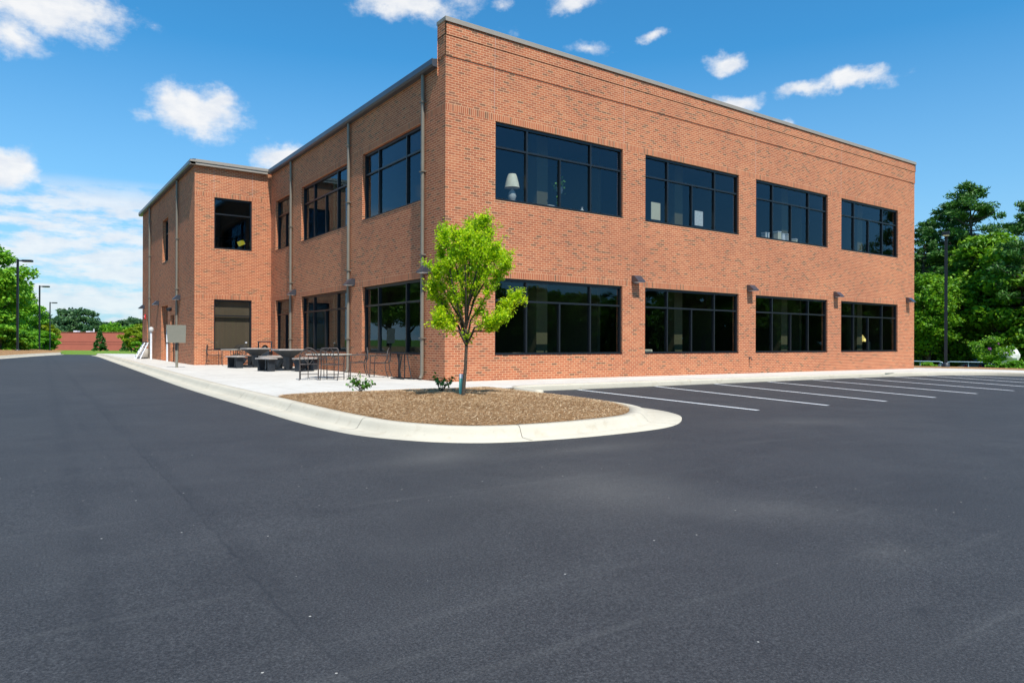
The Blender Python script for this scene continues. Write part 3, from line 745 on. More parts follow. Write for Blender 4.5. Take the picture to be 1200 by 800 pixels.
def broad_tree_meshes(h, w, seed, leafsz, nclump=70, per=150, base=.18, lift=1.0, mat='leaf_wood'):
    rg = np.random.default_rng(seed); tr = MB(); cl = []
    lean = rg.uniform(-.03, .03, 2)*h
    tr.tube([(0, 0, -.3), (lean[0]*.3, lean[1]*.3, h*.3), (lean[0], lean[1], h*.62), (lean[0]*1.2, lean[1]*1.2, h*.88)], [h*.022, h*.017, h*.010, h*.003], 8)
    zc = h*(base+1)/2; hz = h*(1-base)/2
    for i in range(nclump):
        u = rg.uniform(-1, 1); th = rg.uniform(0, 2*PI)
        prof = math.sqrt(max(0.02, 1-abs(u)**2.2)) * (1.0 if u > 0 else 1-.25*abs(u))
        rad = w/2*prof*rg.uniform(.35, .95)
        c = np.array([math.cos(th)*rad, math.sin(th)*rad, zc+u*hz*.92])
        cr = w*rg.uniform(.10, .19)
        cl.append(clump_points(c, (cr*1.25, cr*1.25, cr*.62), int(per*rg.uniform(.7, 1.3)), rg))
        if i % 3 == 0:
            zb = max(h*.12, c[2]-rad*.8-h*.05)
            tr.tube([(lean[0]*zb/h, lean[1]*zb/h, zb), (c[0]*.5, c[1]*.5, (zb+c[2])/2), tuple(c)], [h*.008, h*.005, h*.002], 5, caps=False)
    V = leaves(np.concatenate(cl), leafsz, .5, 1.5, rg)
    return tr, fast_mesh('crown', V, mat)
def pine_meshes(h, w, seed, leafsz=.3):
    rg = np.random.default_rng(seed); tr = MB(); cl = []
    lx = rg.uniform(-.04, .04)*h; ly = rg.uniform(-.04, .04)*h
    T = lambda z: np.array([lx*(z/h)**2, ly*(z/h)**2, z])
    tr.tube([tuple(T(z)) for z in (-.3+.3, h*.25, h*.5, h*.75, h*.97)], [h*.014, h*.012, h*.010, h*.006, h*.002], 8)
    n = 46
    for i in range(n):
        f = .42+.58*(i/(n-1)); z = h*f*rg.uniform(.97, 1.0)
        th = i*2.4+rg.uniform(-.4, .4); ln = w*.5*(1-((f-.42)/.58)**1.6)*rg.uniform(.55, 1.1)+w*.06
        p0 = T(z); tip = p0 + np.array([math.cos(th)*ln, math.sin(th)*ln, ln*rg.uniform(-.05, .45)])
        mid = (p0+tip)/2 + np.array([0, 0, -ln*.06])
        tr.tube([tuple(p0), tuple(mid), tuple(tip)], [h*.005, h*.0035, h*.0015], 5, caps=False)
        for q in (.55, .8, 1.0):
            c = p0*(1-q)+tip*q + rg.normal(0, w*.03, 3)
            r = w*rg.uniform(.06, .105)
            cl.append(clump_points(c, (r*1.2, r*1.2, r*.6), int(95*rg.uniform(.6, 1.3)), rg, .2))
    V = leaves(np.concatenate(cl), leafsz*.45, .2, 3.6, rg)
    return tr, fast_mesh('crown', V, 'leaf_pine')
def plant(name, meshes, loc, rz, scale, label, cat, group=None, crown='crown'):
    t = empty(name, loc, rz, label, cat, group); t.scale = scale if isinstance(scale, tuple) else (scale,)*3
    tm, cm = meshes
    a = bpy.data.objects.new('trunk', tm); C.objects.link(a); a.parent = t
    b = bpy.data.objects.new(crown, cm); C.objects.link(b); b.parent = t
    return t
def fin(pair, bark='bark'):
    tr, cm = pair; o = tr.build('trunk', bark); me = o.data; bpy.data.objects.remove(o); return me, cm
KINDS = {
 'A': fin(broad_tree_meshes(14, 9.5, 11, .30, 85, 170)), 'B': fin(broad_tree_meshes(12, 8.5, 12, .30, 80, 160, .06)), 'D': fin(broad_tree_meshes(9, 7, 13, .26, 80, 150, .02)),
 'P': fin(pine_meshes(19, 9, 21)), 'Q': fin(pine_meshes(18, 8, 22)),
 'L': fin(broad_tree_meshes(8, 6, 14, .20, 90, 170, .03, mat='leaf_bright')), 'F': fin(broad_tree_meshes(12, 11, 15, .55, 60, 90, .05, mat='leaf_far')),
 'Y': fin(broad_tree_meshes(3.7, 3.4, 16, .16, 50, 110, .22, mat='leaf_yellow')), 'S': fin(broad_tree_meshes(2.2, 2.4, 17, .13, 45, 120, .0, mat='leaf_bright')),
 'G': fin(broad_tree_meshes(7, 8, 18, .42, 50, 90, .0, mat='leaf_bright')),
}
def conifer_meshes(h, w, seed):
    rg = np.random.default_rng(seed); tr = MB(); tr.tube([(0, 0, 0), (0, 0, h*.5), (0, 0, h*.95)], [h*.02, h*.013, h*.003], 7); cl = []
    for i in range(110):
        f = rg.random()**1.15; z = h*(.04+.94*f); r = w/2*(1-f)**.75*rg.uniform(.6, 1.05)+.05; th = rg.uniform(0, 2*PI)
        cl.append(clump_points(np.array([math.cos(th)*r*.8, math.sin(th)*r*.8, z]), (w*.1, w*.1, h*.045), 80, rg, .3))
    return tr, fast_mesh('crown', leaves(np.concatenate(cl), .17, .3, 1.8, rg), 'leaf_pine')
KINDS['C'] = fin(conifer_meshes(4.3, 3.4, 31))
def tree_at(kind, px, t, topy, label, name='tree', cat='tree', group=None, wide=1.0, dz=0.0):
    p = at(px, 400, t); zb = terrain(p.x, p.y)+dz; top = at(px, topy, t).z
    hh = {'A': 14, 'B': 12, 'D': 9, 'P': 19, 'Q': 18, 'L': 8, 'F': 12, 'Y': 3.7, 'S': 2.2, 'C': 4.3, 'G': 7}[kind]
    s = (top-zb)/hh; s = max(s, .1)
    return plant(name, KINDS[kind], (p.x, p.y, zb), random.uniform(0, 6.28), (s*wide, s*wide, s), label, cat, group)
# woodland beyond the parking, far right
WG = 'trees of the dark wood beyond the lot'
wood = [('P', 1141, 68, 217, 1.0, 'tallest pine of the wood, feathery crown against the sky', 'pine_tree'),
        ('Q', 1108, 72, 240, 1.0, 'tall pine standing behind the black lamp post', 'pine_tree'),
        ('P', 1205, 60, 232, .9, 'tall pine at the edge of the view, beyond the white boulder', 'pine_tree'),
        ('Q', 1080, 70, 262, .8, 'pine whose top shows beside the brick corner', 'pine_tree'),
        ('A', 1088, 64, 322, 1.0, 'broad dark green tree next to the brick corner', 'broadleaf_tree'),
        ('B', 1122, 66, 318, 1.0, 'broad tree just beyond the lamp post, in front of the pines', 'broadleaf_tree'),
        ('A', 1160, 66, 276, 1.0, 'large light-tipped tree beyond the flowering shrub', 'broadleaf_tree'),
        ('B', 1192, 62, 300, 1.05, 'large dense tree above the white boulder', 'broadleaf_tree')]
for k, px, t, ty, wd, lb, nm in wood: tree_at(k, px, t, ty, lb, nm, nm.replace('_', ' '), WG, wd)
fill = 'dark leafy tree in the crowded rows of the wood beyond the fence'
for k, px, t, ty in (('D', 1076, 74, 368), ('D', 1104, 75, 362), ('D', 1134, 76, 358), ('D', 1172, 74, 350), ('D', 1207, 73, 352), ('A', 1068, 80, 300), ('B', 1100, 82, 300), ('A', 1134, 84, 292), ('B', 1170, 84, 300),
                     ('A', 1206, 82, 296), ('B', 1240, 62, 290), ('A', 1285, 60, 270), ('D', 1060, 66, 350), ('B', 1230, 76, 270), ('B', 1150, 76, 335), ('A', 1115, 77, 330), ('B', 1088, 75, 335), ('B', 1186, 73, 330)):
    tree_at(k, px, t, ty, fill, 'broadleaf_tree', 'tree', 'fill trees of the wood')
# trees across the lot that the windows mirror
k2 = ['A', 'P', 'B', 'A', 'Q', 'B', 'A', 'B', 'P', 'A', 'B', 'A', 'Q', 'A', 'B', 'A']
for i in range(68):
    a_ = math.radians(8+(i % 34)*3.2+(1.6 if i > 33 else 0)); R0 = (74 if i < 34 else 83)+4*math.sin(i*2.3); x, y = 8+R0*math.cos(-a_), -6+R0*math.sin(-a_)*1.15
    plant('broadleaf_tree', KINDS['D'], (x, y, P(x, y, -.4)), i*1.7, (.95+.1*math.sin(i*4.1))*(1 if i < 34 else 1.12), 'tree across the parking lot, mirrored in the dark windows', 'tree', 'trees across the lot')
for i, (x, y) in enumerate([(72, -8), (68, -20), (66, -31), (62, -42), (60, -52), (54, -62), (48, -70), (40, -78), (34, -84), (26, -90), (18, -95), (8, -99), (-2, -102), (60, -75), (74, -30), (30, -96)]):
    sc_ = .95 if i < 5 else .78
    plant('broadleaf_tree', KINDS[k2[i]], (x, y, P(x, y, -.3)), i*1.3, sc_, 'tree across the parking lot, mirrored in the dark windows', 'tree', 'trees across the lot')
for i, (x, y, k) in enumerate([(-24, 30, 'D'), (-29, 37, 'A'), (-27, 46, 'B'), (-34, 52, 'B'), (-24, 55, 'A'), (-38, 40, 'B'), (-30, 62, 'A'), (-45, 58, 'A')]):
    plant('broadleaf_tree', KINDS[k], (x, y, P(x, y, .1)), i*1.9, .9, 'tree on the bank past the drive, mirrored in the side windows', 'tree', 'trees mirrored in the side windows')
# trees and shrubs left of the drive
for k, px, t, ty, wd, lb, nm in [('L', -14, 64, 290, 1.0, 'tallest leafy tree on the bank, cut off by the edge of the view', 'broadleaf_tree'), ('L', 3, 72, 318, .9, 'green tree rising behind the first lamp post', 'broadleaf_tree'),
        ('L', 27, 122, 340, .85, 'lower green tree between the first and second lamp posts', 'broadleaf_tree'), ('L', 42, 128, 372, .7, 'small green tree behind the middle lamp post', 'broadleaf_tree'),
        ('Y', 54, 124, 379, 1.0, 'yellow-green round tree behind the third lamp post', 'yellow_tree')]:
    tree_at(k, px, t, ty, lb, nm, 'tree', None, wd)
for i, (px, t, ty) in enumerate([(1, 55.5, 380), (11, 56.5, 387), (21, 58, 386), (28, 90, 387), (34, 104, 388), (42, 121, 386), (51, 119, 388), (57, 120, 392)]):
    tree_at('S', px, t, ty, 'bright green shrub in the hedge row behind the lamp posts', 'shrub', 'shrub', 'bright shrubs of the hedge row', 1.15, .2)
# far tree line
rr_ = random.Random(5)
for i in range(24):
    px = -40 + i*11.5; t = 262+rr_.uniform(-15, 25); ty = 371+rr_.uniform(-5, 5) if not (70 < px < 100) else 364+rr_.uniform(-2, 3)
    if px > 119 and px < 136: ty = 378
    if px > 60 and px < 72: ty = 374
    tree_at('F', px, t, ty, 'tree of the distant row behind the long red building', 'broadleaf_tree', 'tree', 'distant trees behind the red building', 1.0)
for px, t, ty, lb in ((131, 232, 379, 'pale green tree peeking over the red roof between the two conifers'), (143, 230, 383, 'pale green tree peeking over the red roof above the second conifer'), (158, 225, 381, 'pale green tree peeking over the red roof nearest the brick corner')):
    tree_at('G', px, t, ty, lb, 'broadleaf_tree', 'tree')
tree_at('C', 117, 150, 387.5, 'dark conical evergreen on the lawn before the red building, standing alone', 'evergreen_tree', 'evergreen')
tree_at('C', 149, 148, 389.5, 'dark conical evergreen on the lawn beside the yellow tree', 'evergreen_tree', 'evergreen')
tree_at('Y', 154, 100, 384, 'yellow-green round tree on the far lawn beside the brick corner', 'yellow_tree', 'tree', None, .95)
tree_at('Y', 166, 104, 380, 'greener round tree half hidden by the brick corner', 'yellow_tree', 'tree', None, 1.0)
tree_at('S', 160, 90, 400, 'dark shrub under the yellow-green trees by the brick corner', 'shrub', 'shrub')

# the young tree on the island
def young_tree():
    base = at(543, 464.5, 12.3); zb = island_z(base.x, base.y)-.01
    t = empty('young_tree', (base.x, base.y, zb), 0, 'slim young tree with bright yellow-green leaves on the mulch island', 'tree')
    rg = np.random.default_rng(77)
    o = Vector((base.x, base.y, zb)); T = 12.3
    def loc(px, py, dt=0.0): return at(546+(px-546)*(.86 if px < 546 else (.86 if py < 340 else .93)) if py < 384 else px, py+(11 if py < 300 else 0), T+dt*.85) - o
    tr = MB()
    trunk = [Vector((0, 0, -.05)), loc(543.5, 452), loc(545.5, 430), loc(546.5, 405), loc(546, 385), loc(546.5, 365, .03), loc(548, 335, .05), loc(551, 305), loc(555, 275), loc(560, 255)]
    tr.tube(trunk, [.040, .034, .030, .028, .025, .018, .014, .011, .007, .004], 10)
    limbs = [  # start index on the trunk, tips (px, py, depth)
        (3, [(541, 378, .1), (533, 350, .2), (520, 318, .28), (512, 285, .3), (514, 262, .25)]),
        (3, [(552, 375, -.1), (565, 358, -.3), (580, 335, -.5), (592, 318, -.6), (598, 312, -.62)]),
        (4, [(538, 368, -.2), (530, 345, -.4), (524, 315, -.5), (526, 285, -.5), (531, 264, -.5)]),
        (4, [(553, 362, .2), (563, 335, .35), (574, 305, .45), (578, 280, .45), (577, 262, .4)]),
        (3, [(556, 384, .15), (572, 378, .3), (588, 368, .45), (601, 356, .5), (611, 347, .5)]),
        (3, [(536, 382, .1), (524, 373, .2), (513, 362, .3), (507, 352, .3)]),
        (4, [(545, 355, .3), (540, 325, .5), (538, 295, .6), (543, 268, .55)]),
        (4, [(550, 350, -.3), (560, 320, -.5), (566, 290, -.55), (568, 262, -.5), (570, 252, -.5)]),
        (5, [(556, 340, -.2), (570, 315, -.35), (582, 295, -.4), (586, 282, -.4)]),
        (5, [(540, 335, -.1), (530, 305, -.1), (521, 280, -.1), (519, 268, 0)]),
        (3, [(538, 388, -.2), (526, 384, -.3), (514, 380, -.35), (508, 376, -.35)]),
        (3, [(555, 388, -.2), (568, 388, -.35), (580, 382, -.45), (590, 376, -.5)]),
        (3, [(537, 372, 0), (522, 350, -.05), (508, 326, -.1), (503, 312, -.1)]),
        (3, [(534, 380, .1), (518, 362, .1), (506, 344, .1), (501, 336, .1)]),
        (4, [(556, 352, .1), (572, 330, .1), (588, 305, .1), (592, 292, .1)]),
        (4, [(546, 340, -.4), (545, 310, -.55), (548, 285, -.6), (550, 268, -.6)]),
        (5, [(545, 335, .35), (552, 305, .5), (556, 280, .55), (560, 262, .5)])]
    cents = []
    def twig(p, d, ln, r, depth):
        pts = [p]; q = p.copy(); dd = d.copy()
        n = 4
        for i in range(n):
            dd = (dd + Vector(rg.normal(0, .16, 3)) + Vector((0, 0, .10))).normalized(); q = q + dd*ln/n; pts.append(q.copy())
        tr.tube(pts, [r, r*.8, r*.6, r*.4, r*.25], 4, caps=False)
        for i in range(1, len(pts)):
            m = int(rg.integers(5, 8))
            for _ in range(m):
                f = rg.random(); c = pts[i-1].lerp(pts[i], f); cents.append(np.array(c) + rg.normal(0, .030, 3))
        if depth > 0:
            for i in (1, 2, 3):
                if rg.random() < .8:
                    nd_ = (dd + Vector(rg.normal(0, .7, 3))).normalized(); nd_.z = abs(nd_.z)*.7+.15; twig(pts[i], nd_.normalized(), ln*.62, r*.5, depth-1)
    for si, tips in limbs:
        pts = [trunk[si]] + [loc(*q) for q in tips]
        n = len(pts); rad = [.017*(1-i/(n-.4))+.003 for i in range(n)]
        tr.tube(pts, rad, 7, caps=False)
        for i in range(1, n-1):
            seg = pts[i+1]-pts[i]
            for k in range(7 if i > 1 else 3):
                p = pts[i].lerp(pts[i+1], rg.random()); d = (seg.normalized() + Vector(rg.normal(0, .6, 3))).normalized()
                twig(p, d, rg.uniform(.12, .29), .004, 1)
        twig(pts[-1], (pts[-1]-pts[-2]).normalized(), .16, .004, 0)
    for i in range(5, len(trunk)-1):
        for k in range(6):
            p = trunk[i].lerp(trunk[i+1], rg.random()); d = Vector((rg.normal(), rg.normal(), .7)).normalized(); twig(p, d, rg.uniform(.16, .3), .005, 1)
    # low sprigs at the fork
    for px, py, dt in ((540, 392, -.1), (552, 391, -.12), (560, 389, -.2), (553, 397, -.1), (533, 390, .1)):
        p = trunk[3].lerp(trunk[4], .3); q = loc(px, py, dt); twig(p, (q-p).normalized(), (q-p).length*1.2, .004, 0)
    tr.build('trunk', 'bark_young', t)
    V = leaves(np.array(cents), .027, .1, 1.9, rg)
    c = bpy.data.objects.new('crown', fast_mesh('crown', V, 'leaf_young')); C.objects.link(c); c.parent = t
    return len(cents)
nl = young_tree()
# trunk guard tube beside the young tree
g0 = at(541, 461, 12.45); g0.z = island_z(g0.x, g0.y)
tg = empty('tree_watering_tube', tuple(g0), 0, 'mint green plastic tube with white top leaning by the young tree trunk', 'plastic tube')
top = at(541.3, 438, 12.45) - g0; bot = at(539.5, 461, 12.45) - g0; bot.z = -0.02
mb = MB(); mb.tube([bot, bot.lerp(top, .25), bot.lerp(top, .8)], [.022, .034, .046], 14); mb.build('tube', 'mint_plastic', tg)
mb = MB(); mb.tube([bot.lerp(top, .8), top], [.048, .050], 14); mb.build('cap', 'white_plastic', tg)

def shrub_small(pos, seed, h, w, label, n=12, lmat='leaf_holly', nl=12, name='small_shrub', yellow=0):
    t = empty(name, pos, 0, label, 'shrub'); rg = np.random.default_rng(seed); tr = MB(); ce = []
    for i in range(n):
        th = rg.uniform(0, 2*PI); r = w/2*rg.random()**.5; hh = h*rg.uniform(.45, 1.0)*(1-.35*r/(w/2))
        p0 = Vector((rg.normal(0, .02), rg.normal(0, .02), 0)); p2 = Vector((math.cos(th)*r, math.sin(th)*r, hh)); p1 = p0.lerp(p2, .5)+Vector((0, 0, .03))
        tr.tube([p0, p1, p2], [.006, .004, .002], 5, caps=False)
        for k in range(nl):
            f = rg.uniform(.35, 1.02); c = (p0.lerp(p1, f*2) if f < .5 else p1.lerp(p2, f*2-1)); ce.append(np.array(c)+rg.normal(0, .022, 3))
    tr.build('stems', 'bark_young', t)
    me = fast_mesh('foliage', leaves(np.array(ce), .045, .2, 1.6, rg), lmat); c = bpy.data.objects.new('foliage', me); C.objects.link(c); c.parent = t
    return t
p_ = at(423, 461, 13.7)
shrub_small((p_.x, p_.y, island_z(p_.x, p_.y)), 5, .42, .62, 'small broadleaf shrub with sparse green stems at the paved side of the island', 15, nl=13)
p_ = at(517, 459.5, 13.5)
shrub_small((p_.x, p_.y, island_z(p_.x, p_.y)), 6, .46, .5, 'small bare-stemmed shrub with brownish leaves between the young tree and the brick corner', 13, nl=9)
simple('dark_leaf', (0.06, 0.05, 0.015), .6)

# ------------------------------------------------------------------ patio furniture
def picnic(pos, rz, label):
    t = empty('picnic_table', pos, rz, label, 'picnic table', 'round picnic tables on the patio')
    oc = lambda r, n=8, ph=PI/8: [(r*math.cos(2*PI*k/n+ph), r*math.sin(2*PI*k/n+ph)) for k in range(n)]
    mb = MB(); mb.prism(oc(.62), lambda a, b, d: (a, b, d), .745, .79); mb.build('tabletop', 'tan_top', t)
    mb = MB()
    for (r0, z0), (r1, z1) in (((.20, .50), (.58, .742)), ((.15, .02), (.20, .50))):
        a = oc(r0); b = oc(r1); mb.raw([(x, y, z0) for x, y in a]+[(x, y, z1) for x, y in b], [(k, (k+1) % 8, 8+(k+1) % 8, 8+k) for k in range(8)]+[tuple(range(8))[::-1], tuple(range(8, 16))])
    for k in range(4):
        th = k*PI/2; R = Matrix.Rotation(th, 4, 'Z')
        mb.box(.12, .98, -.03, .03, .03, .09, mat=R)
    mb.build('pedestal', 'slate_metal', t)
    for k in range(4):
        R = Matrix.Rotation(k*PI/2, 4, 'Z')
        mb = MB(); mb.box(.76, 1.12, -.42, .42, .43, .475, bev=.012, mat=R); mb.build('seat', 'tan_top', t)
        mb = MB()
        for s in (-1, 1): mb.box(.80, 1.08, s*.30-.02, s*.30+.02, 0, .43, mat=R)
        mb.box(.80, 1.08, -.28, .28, 0, .03, mat=R)
        for s in (-1, 1): mb.prism([(.80, .05), (.80, .40), (.50, .40)], lambda a, b, d: R @ Vector((a, d, b)), s*.20-.012, s*.20+.012)
        mb.build('seat_support', 'slate_metal', t)
    return t
picnic((*at(300.5, 400, 28.6).xy, P(-1.7, 12.4)), .31, 'round picnic table with attached seats, nearer the shaded square window')
picnic((*at(338, 400, 25.9).xy, P(-1.7, 9)), .33, 'round picnic table with attached seats, in front of the middle downspout')
def cafe_table(pos, rz, w, top, label, square=True, z=.71):
    t = empty('cafe_table', pos, rz, label, 'table')
    mb = MB()
    if square: mb.box(-w/2, w/2, -w/2, w/2, z-.02, z, bev=.006)
    else: mb.lathe([(w/2, z-.02), (w/2, z)], seg=28)
    mb.build('tabletop', top, t)
    mb = MB(); h = w/2-.06
    for a, b in (((-h, -h), (h, -h)), ((h, -h), (h, h)), ((h, h), (-h, h)), ((-h, h), (-h, -h))): mb.tube([(*a, z-.045), (*b, z-.045)], .012, 6)
    mb.build('apron', 'wrought', t)
    for sx in (-1, 1):
        for sy in (-1, 1):
            m2 = MB(); m2.tube([(sx*h, sy*h, z-.03), (sx*h, sy*h, .02), (sx*(h-.03), sy*(h-.03), .0)], .013, 6); m2.build('leg', 'wrought', t)
    return t
cafe_table((*at(385.5, 400, 20.9).xy, P(-2, 3.3)), .62+.05, .98, 'light_top', 'square metal patio table with pale top beside the nearest chairs')
cafe_table((*at(275, 400, 30.4).xy, P(-2, 14)), .62, .8, 'light_top', 'small tan-topped table behind the farther picnic table')
def chair(pos, rz, style, label, mat='wrought'):
    """faces local +y"""
    t = empty('patio_chair', pos, rz, label, 'chair', 'wire patio chairs')
    w, dp, sh, bh = .25, .23, .44, .90
    mb = MB(); mb.box(-w, w, -dp, dp, sh-.012, sh+.006)
    mb2 = MB(); loop = [(-w, -dp), (w, -dp), (w, dp), (-w, dp), (-w, -dp)]
    mb2.tube([(x, y, sh) for x, y in loop], .012, 6)
    for k in range(1, 8): x = -w+2*w*k/8; mb2.tube([(x, -dp, sh), (x, dp, sh-.0)], .009, 4)
    for k in range(1, 7): y = -dp+2*dp*k/7; mb2.tube([(-w, y, sh), (w, y, sh)], .009, 4)
    mb2.build('seat', mat, t)
    b = MB(); yb = -dp-.05
    if style == 'arch':
        arc = [(-w, -dp, sh)] + [(-w*math.cos(a), yb-.02*math.sin(a), sh+.12+(bh-sh-.12)*math.sin(a)) for a in [PI*k/14 for k in range(15)]] + [(w, -dp, sh)]
        b.tube(arc, .016, 6)
        for s in (-1, 1):
            b.tube([(s*w*.98, yb, sh+.2), (s*.10, yb, sh+.32), (-s*.05, yb, bh-.06), (-s*.12, yb, bh-.08)], .011, 5)
            b.tube([(s*.02, yb, sh+.02), (s*.14, yb, sh+.18), (s*.06, yb, sh+.36), (s*.16, yb, bh-.1)], .011, 5)
    else:
        b.tube([(-w, -dp, sh), (-w, yb, bh-.03), (-w+.04, yb, bh), (w-.04, yb, bh), (w, yb, bh-.03), (w, -dp, sh)], .020, 6)
        b.tube([(-w, yb, sh+.14), (w, yb, sh+.14)], .008, 5)
        for s in (-1, 1):
            b.tube([(s*w, yb, bh-.06)] + [(s*(w*.9-.2*math.sin(PI*k/8)), yb, bh-.06-(bh-sh-.22)*k/8) for k in range(1, 9)], .013, 5)
            b.tube([(s*.04, yb, sh+.14)] + [(s*(.04+.08*math.sin(PI*k/6)), yb, sh+.14+.3*k/6) for k in range(1, 7)], .011, 5)
    b.build('backrest', mat, t)
    for sx in (-1, 1):
        f = MB(); f.tube([(sx*w, dp, sh), (sx*w, dp+.01, .0)], .014, 6); f.build('leg', mat, t)
        f = MB(); f.tube([(sx*w, -dp, sh), (sx*w, -dp-.03, .2), (sx*w, -dp-.10, 0)], .014, 6); f.build('leg', mat, t)
        a = MB(); a.tube([(sx*w, yb+.02, sh+.24), (sx*(w+.02), -.05, sh+.25), (sx*(w+.02), dp-.02, sh+.22), (sx*w, dp, sh)], .014, 6); a.build('armrest', mat, t)
    for y_ in (dp+.005, -dp-.04): s = MB(); s.tube([(-w, y_, .16), (w, y_, .16)], .007, 5); s.build('stretcher', mat, t)
    return t
def gp(px, t): p = at(px, 400, t); return (p.x, p.y, P(p.x, p.y, 0))
chair(gp(362.5, 19.9), -YAW+.25, 'arch', 'arch-backed wire chair standing before the picnic table, first one along the kerb')
chair(gp(390, 19.9), -YAW-.08, 'square', 'square-backed metal chair pulled up to the pale square table')
chair(gp(419, 22.0), -YAW+1.9, 'arch', 'wire chair between the pale square table and the brick wall')
chair(gp(445, 21.6), -YAW+1.5, 'arch', 'wire chair turned sideways under the window beside the folded stand')
chair(gp(251.5, 31.0), -YAW-1.4, 'arch', 'thin wire chair by the shaded square window, apart from the tables')
chair(gp(279, 31.2), -YAW+3.3, 'arch', 'wire chair tucked behind the small tan-topped table', 'wrought_dark')
chair(gp(287, 29.6), -YAW+.2, 'arch', 'wire chair between the small tan-topped table and the picnic table', 'wrought_dark')
# folded stand
st = empty('folding_stand', gp(471, 20.75), -YAW*0-PI/2+.12, 'folded dark metal table stand with crossed legs against the brick wall', 'stand')
mb = MB(); mb.box(-.26, .26, -.05, .05, .735, .765, bev=.008); mb.build('top_rail', 'wrought_dark', st)
for i, (x0, x1) in enumerate(((-.22, -.22), (-.06, -.06), (.10, .10), (-.2, .0), (.22, .46), (.06, -.12))):
    mb = MB(); mb.tube([(x0, 0.03*(-1)**i, .74), (x1, 0.03*(-1)**i, .04)], .018, 6); mb.build('leg', 'wrought_dark', st)
for y, x0, x1 in ((-.16, -.32, .34), (.14, -.48, .46)):
    mb = MB(); mb.box(x0, x1, y-.03, y+.03, .0, .035); mb.box(-.24, -.2, min(y, 0), max(y, 0), .036, .05); mb.box(.2, .24, min(y, 0), max(y, 0), .036, .05); mb.build('foot', 'wrought_dark', st)
# litter bin with hood
lb = empty('litter_bin', gp(310.5, 31.4), -YAW, 'black litter bin with open framed hood in the inner brick corner', 'bin')
mb = MB(); mb.box(-.27, .27, -.25, .25, 0.0, .62, bev=.03); mb.build('body', 'slate_metal', lb)
mb = MB()
mb.tube([(-.29, 0, .60), (-.29, 0, 1.0), (-.25, 0, 1.05), (.25, 0, 1.05), (.29, 0, 1.0), (.29, 0, .60)], .03, 6); mb.box(-.26, .26, -.24, .24, 1.03, 1.07, bev=.01); mb.build('hood', 'slate_metal', lb)
mb = MB(); mb.lathe([(.2, .6), (.17, .75), (.1, .86), (.05, .9)], seg=12); mb.build('bin_liner', 'wrought_dark', lb)
# small white flower ornament on the tan table
fo = empty('white_flower', (*at(285, 400, 29.4).xy, P(-1.7, 13, .79)), 0, 'tiny white flower on a curled stem above the picnic table', 'flower')
mb = MB(); mb.tube([(0, 0, 0), (.01, 0, .1), (.05, 0, .17), (.11, .0, .2)], .006, 5); mb.build('stem', 'wrought_dark', fo)
mb = MB(); mb.lathe([(.01, .18), (.045, .2), (.05, .22), (.02, .235)], .12, 0, 0, 10); mb.build('petal', 'white_plastic', fo)

# ------------------------------------------------------------------ sign, bell, pipes
sp = gp(207.2, 27.8)
sg = empty('sign', sp, -YAW, 'blank taupe square sign on a short post at the kerb side of the paving', 'sign')
mb = MB(); mb.box(-.045, .045, -.03, .03, -.02, .95, bev=.006); mb.build('post', 'sign_back', sg)
a = at(196.6, 385.2, 27.8) - Vector(sp); b = at(219.3, 405.8, 27.8) - Vector(sp)
mb = MB(); mb.prism([(-.34, .98), (.37, .98), (.385, 1.68), (-.40, 1.69)], lambda u, v, d: (u, d, v), -.05, -.032); mb.build('sign_panel', 'sign_back', sg)
mb = MB(); mb.box(-.05, .05, -.036, -.031, .68, .96); mb.box(-.055, .055, .031, .045, .66, 1.1); mb.build('bracket', 'wrought_dark', sg)
al = empty('alarm_bell', (-3.304, 30.35, 2.57), -PI/2, 'small red fire alarm bell on the far brick corner', 'alarm bell')
mb = MB(); mb.box(-.13, .13, -.07, 0, -.14, .14, bev=.01); mb.build('backbox', 'red_paint', al)
mb = MB(); mb.box(-.05, .03, -.085, -.071, -.02, .06); mb.build('strobe', 'white_plastic', al)
vp = empty('vent_post', (-3.62, 25.9, P(-3.6, 26, 0)), 0, 'white post with rounded white cap standing by the far doorway', 'post')
mb = MB(); mb.lathe([(.055, 0), (.055, 1.62)], seg=14); mb.build('post', 'white_plastic', vp)
mb = MB(); mb.lathe([(.07, 1.50), (.12, 1.54), (.13, 1.66), (.09, 1.76), (.03, 1.79)], seg=16); mb.build('cap', 'pot', vp)
fl = empty('folded_ladder', (-3.72, 28.0, P(-3.7, 28, 0)), 0, 'white folded stepladder leaning by the far downspout', 'ladder')
for k, (x0, x1) in enumerate(((-.42, .05), (-.20, .22))):
    mb = MB()
    for yy in (-.2, .2): mb.tube([(x0, yy*1.3, 0), (x1, yy, .92)], .035, 6)
    for q in (.2, .4, .6, .8): xx = x0+(x1-x0)*q; mb.box(xx-.06, xx+.06, -.22, .22, .92*q-.02, .92*q+.02)
    mb.build('ladder_frame', 'white_plastic', fl)
mb = MB(); mb.box(-.05, .18, -.2, .2, .92, .98, bev=.01); mb.build('top_step', 'wrought_dark', fl)
ub = empty('utility_bundle', (-3.55, 29.2, P(-3.5, 29, 0)), .3, 'pale rounded cover beside the folded stepladder', 'cover')
mb = MB(); mb.lathe([(.30, 0), (.34, .15), (.32, .4), (.22, .56), (.06, .62)], seg=14); mb.build('cover_shell', 'clay', ub)
mb = MB(); mb.lathe([(.35, .0), (.36, .05)], seg=14); mb.build('rim', 'wrought_dark', ub)
wp = empty('drain_pipe', (-3.37, 22.45, P(-3.3, 22.4, 0)), 0, 'slim white vertical pipe beside the recessed doorway', 'pipe')
mb = MB(); mb.tube([(0, 0, 0), (0, 0, 1.75), (0.06, 0, 1.82)], .045, 10); mb.build('pipe', 'white_plastic', wp)
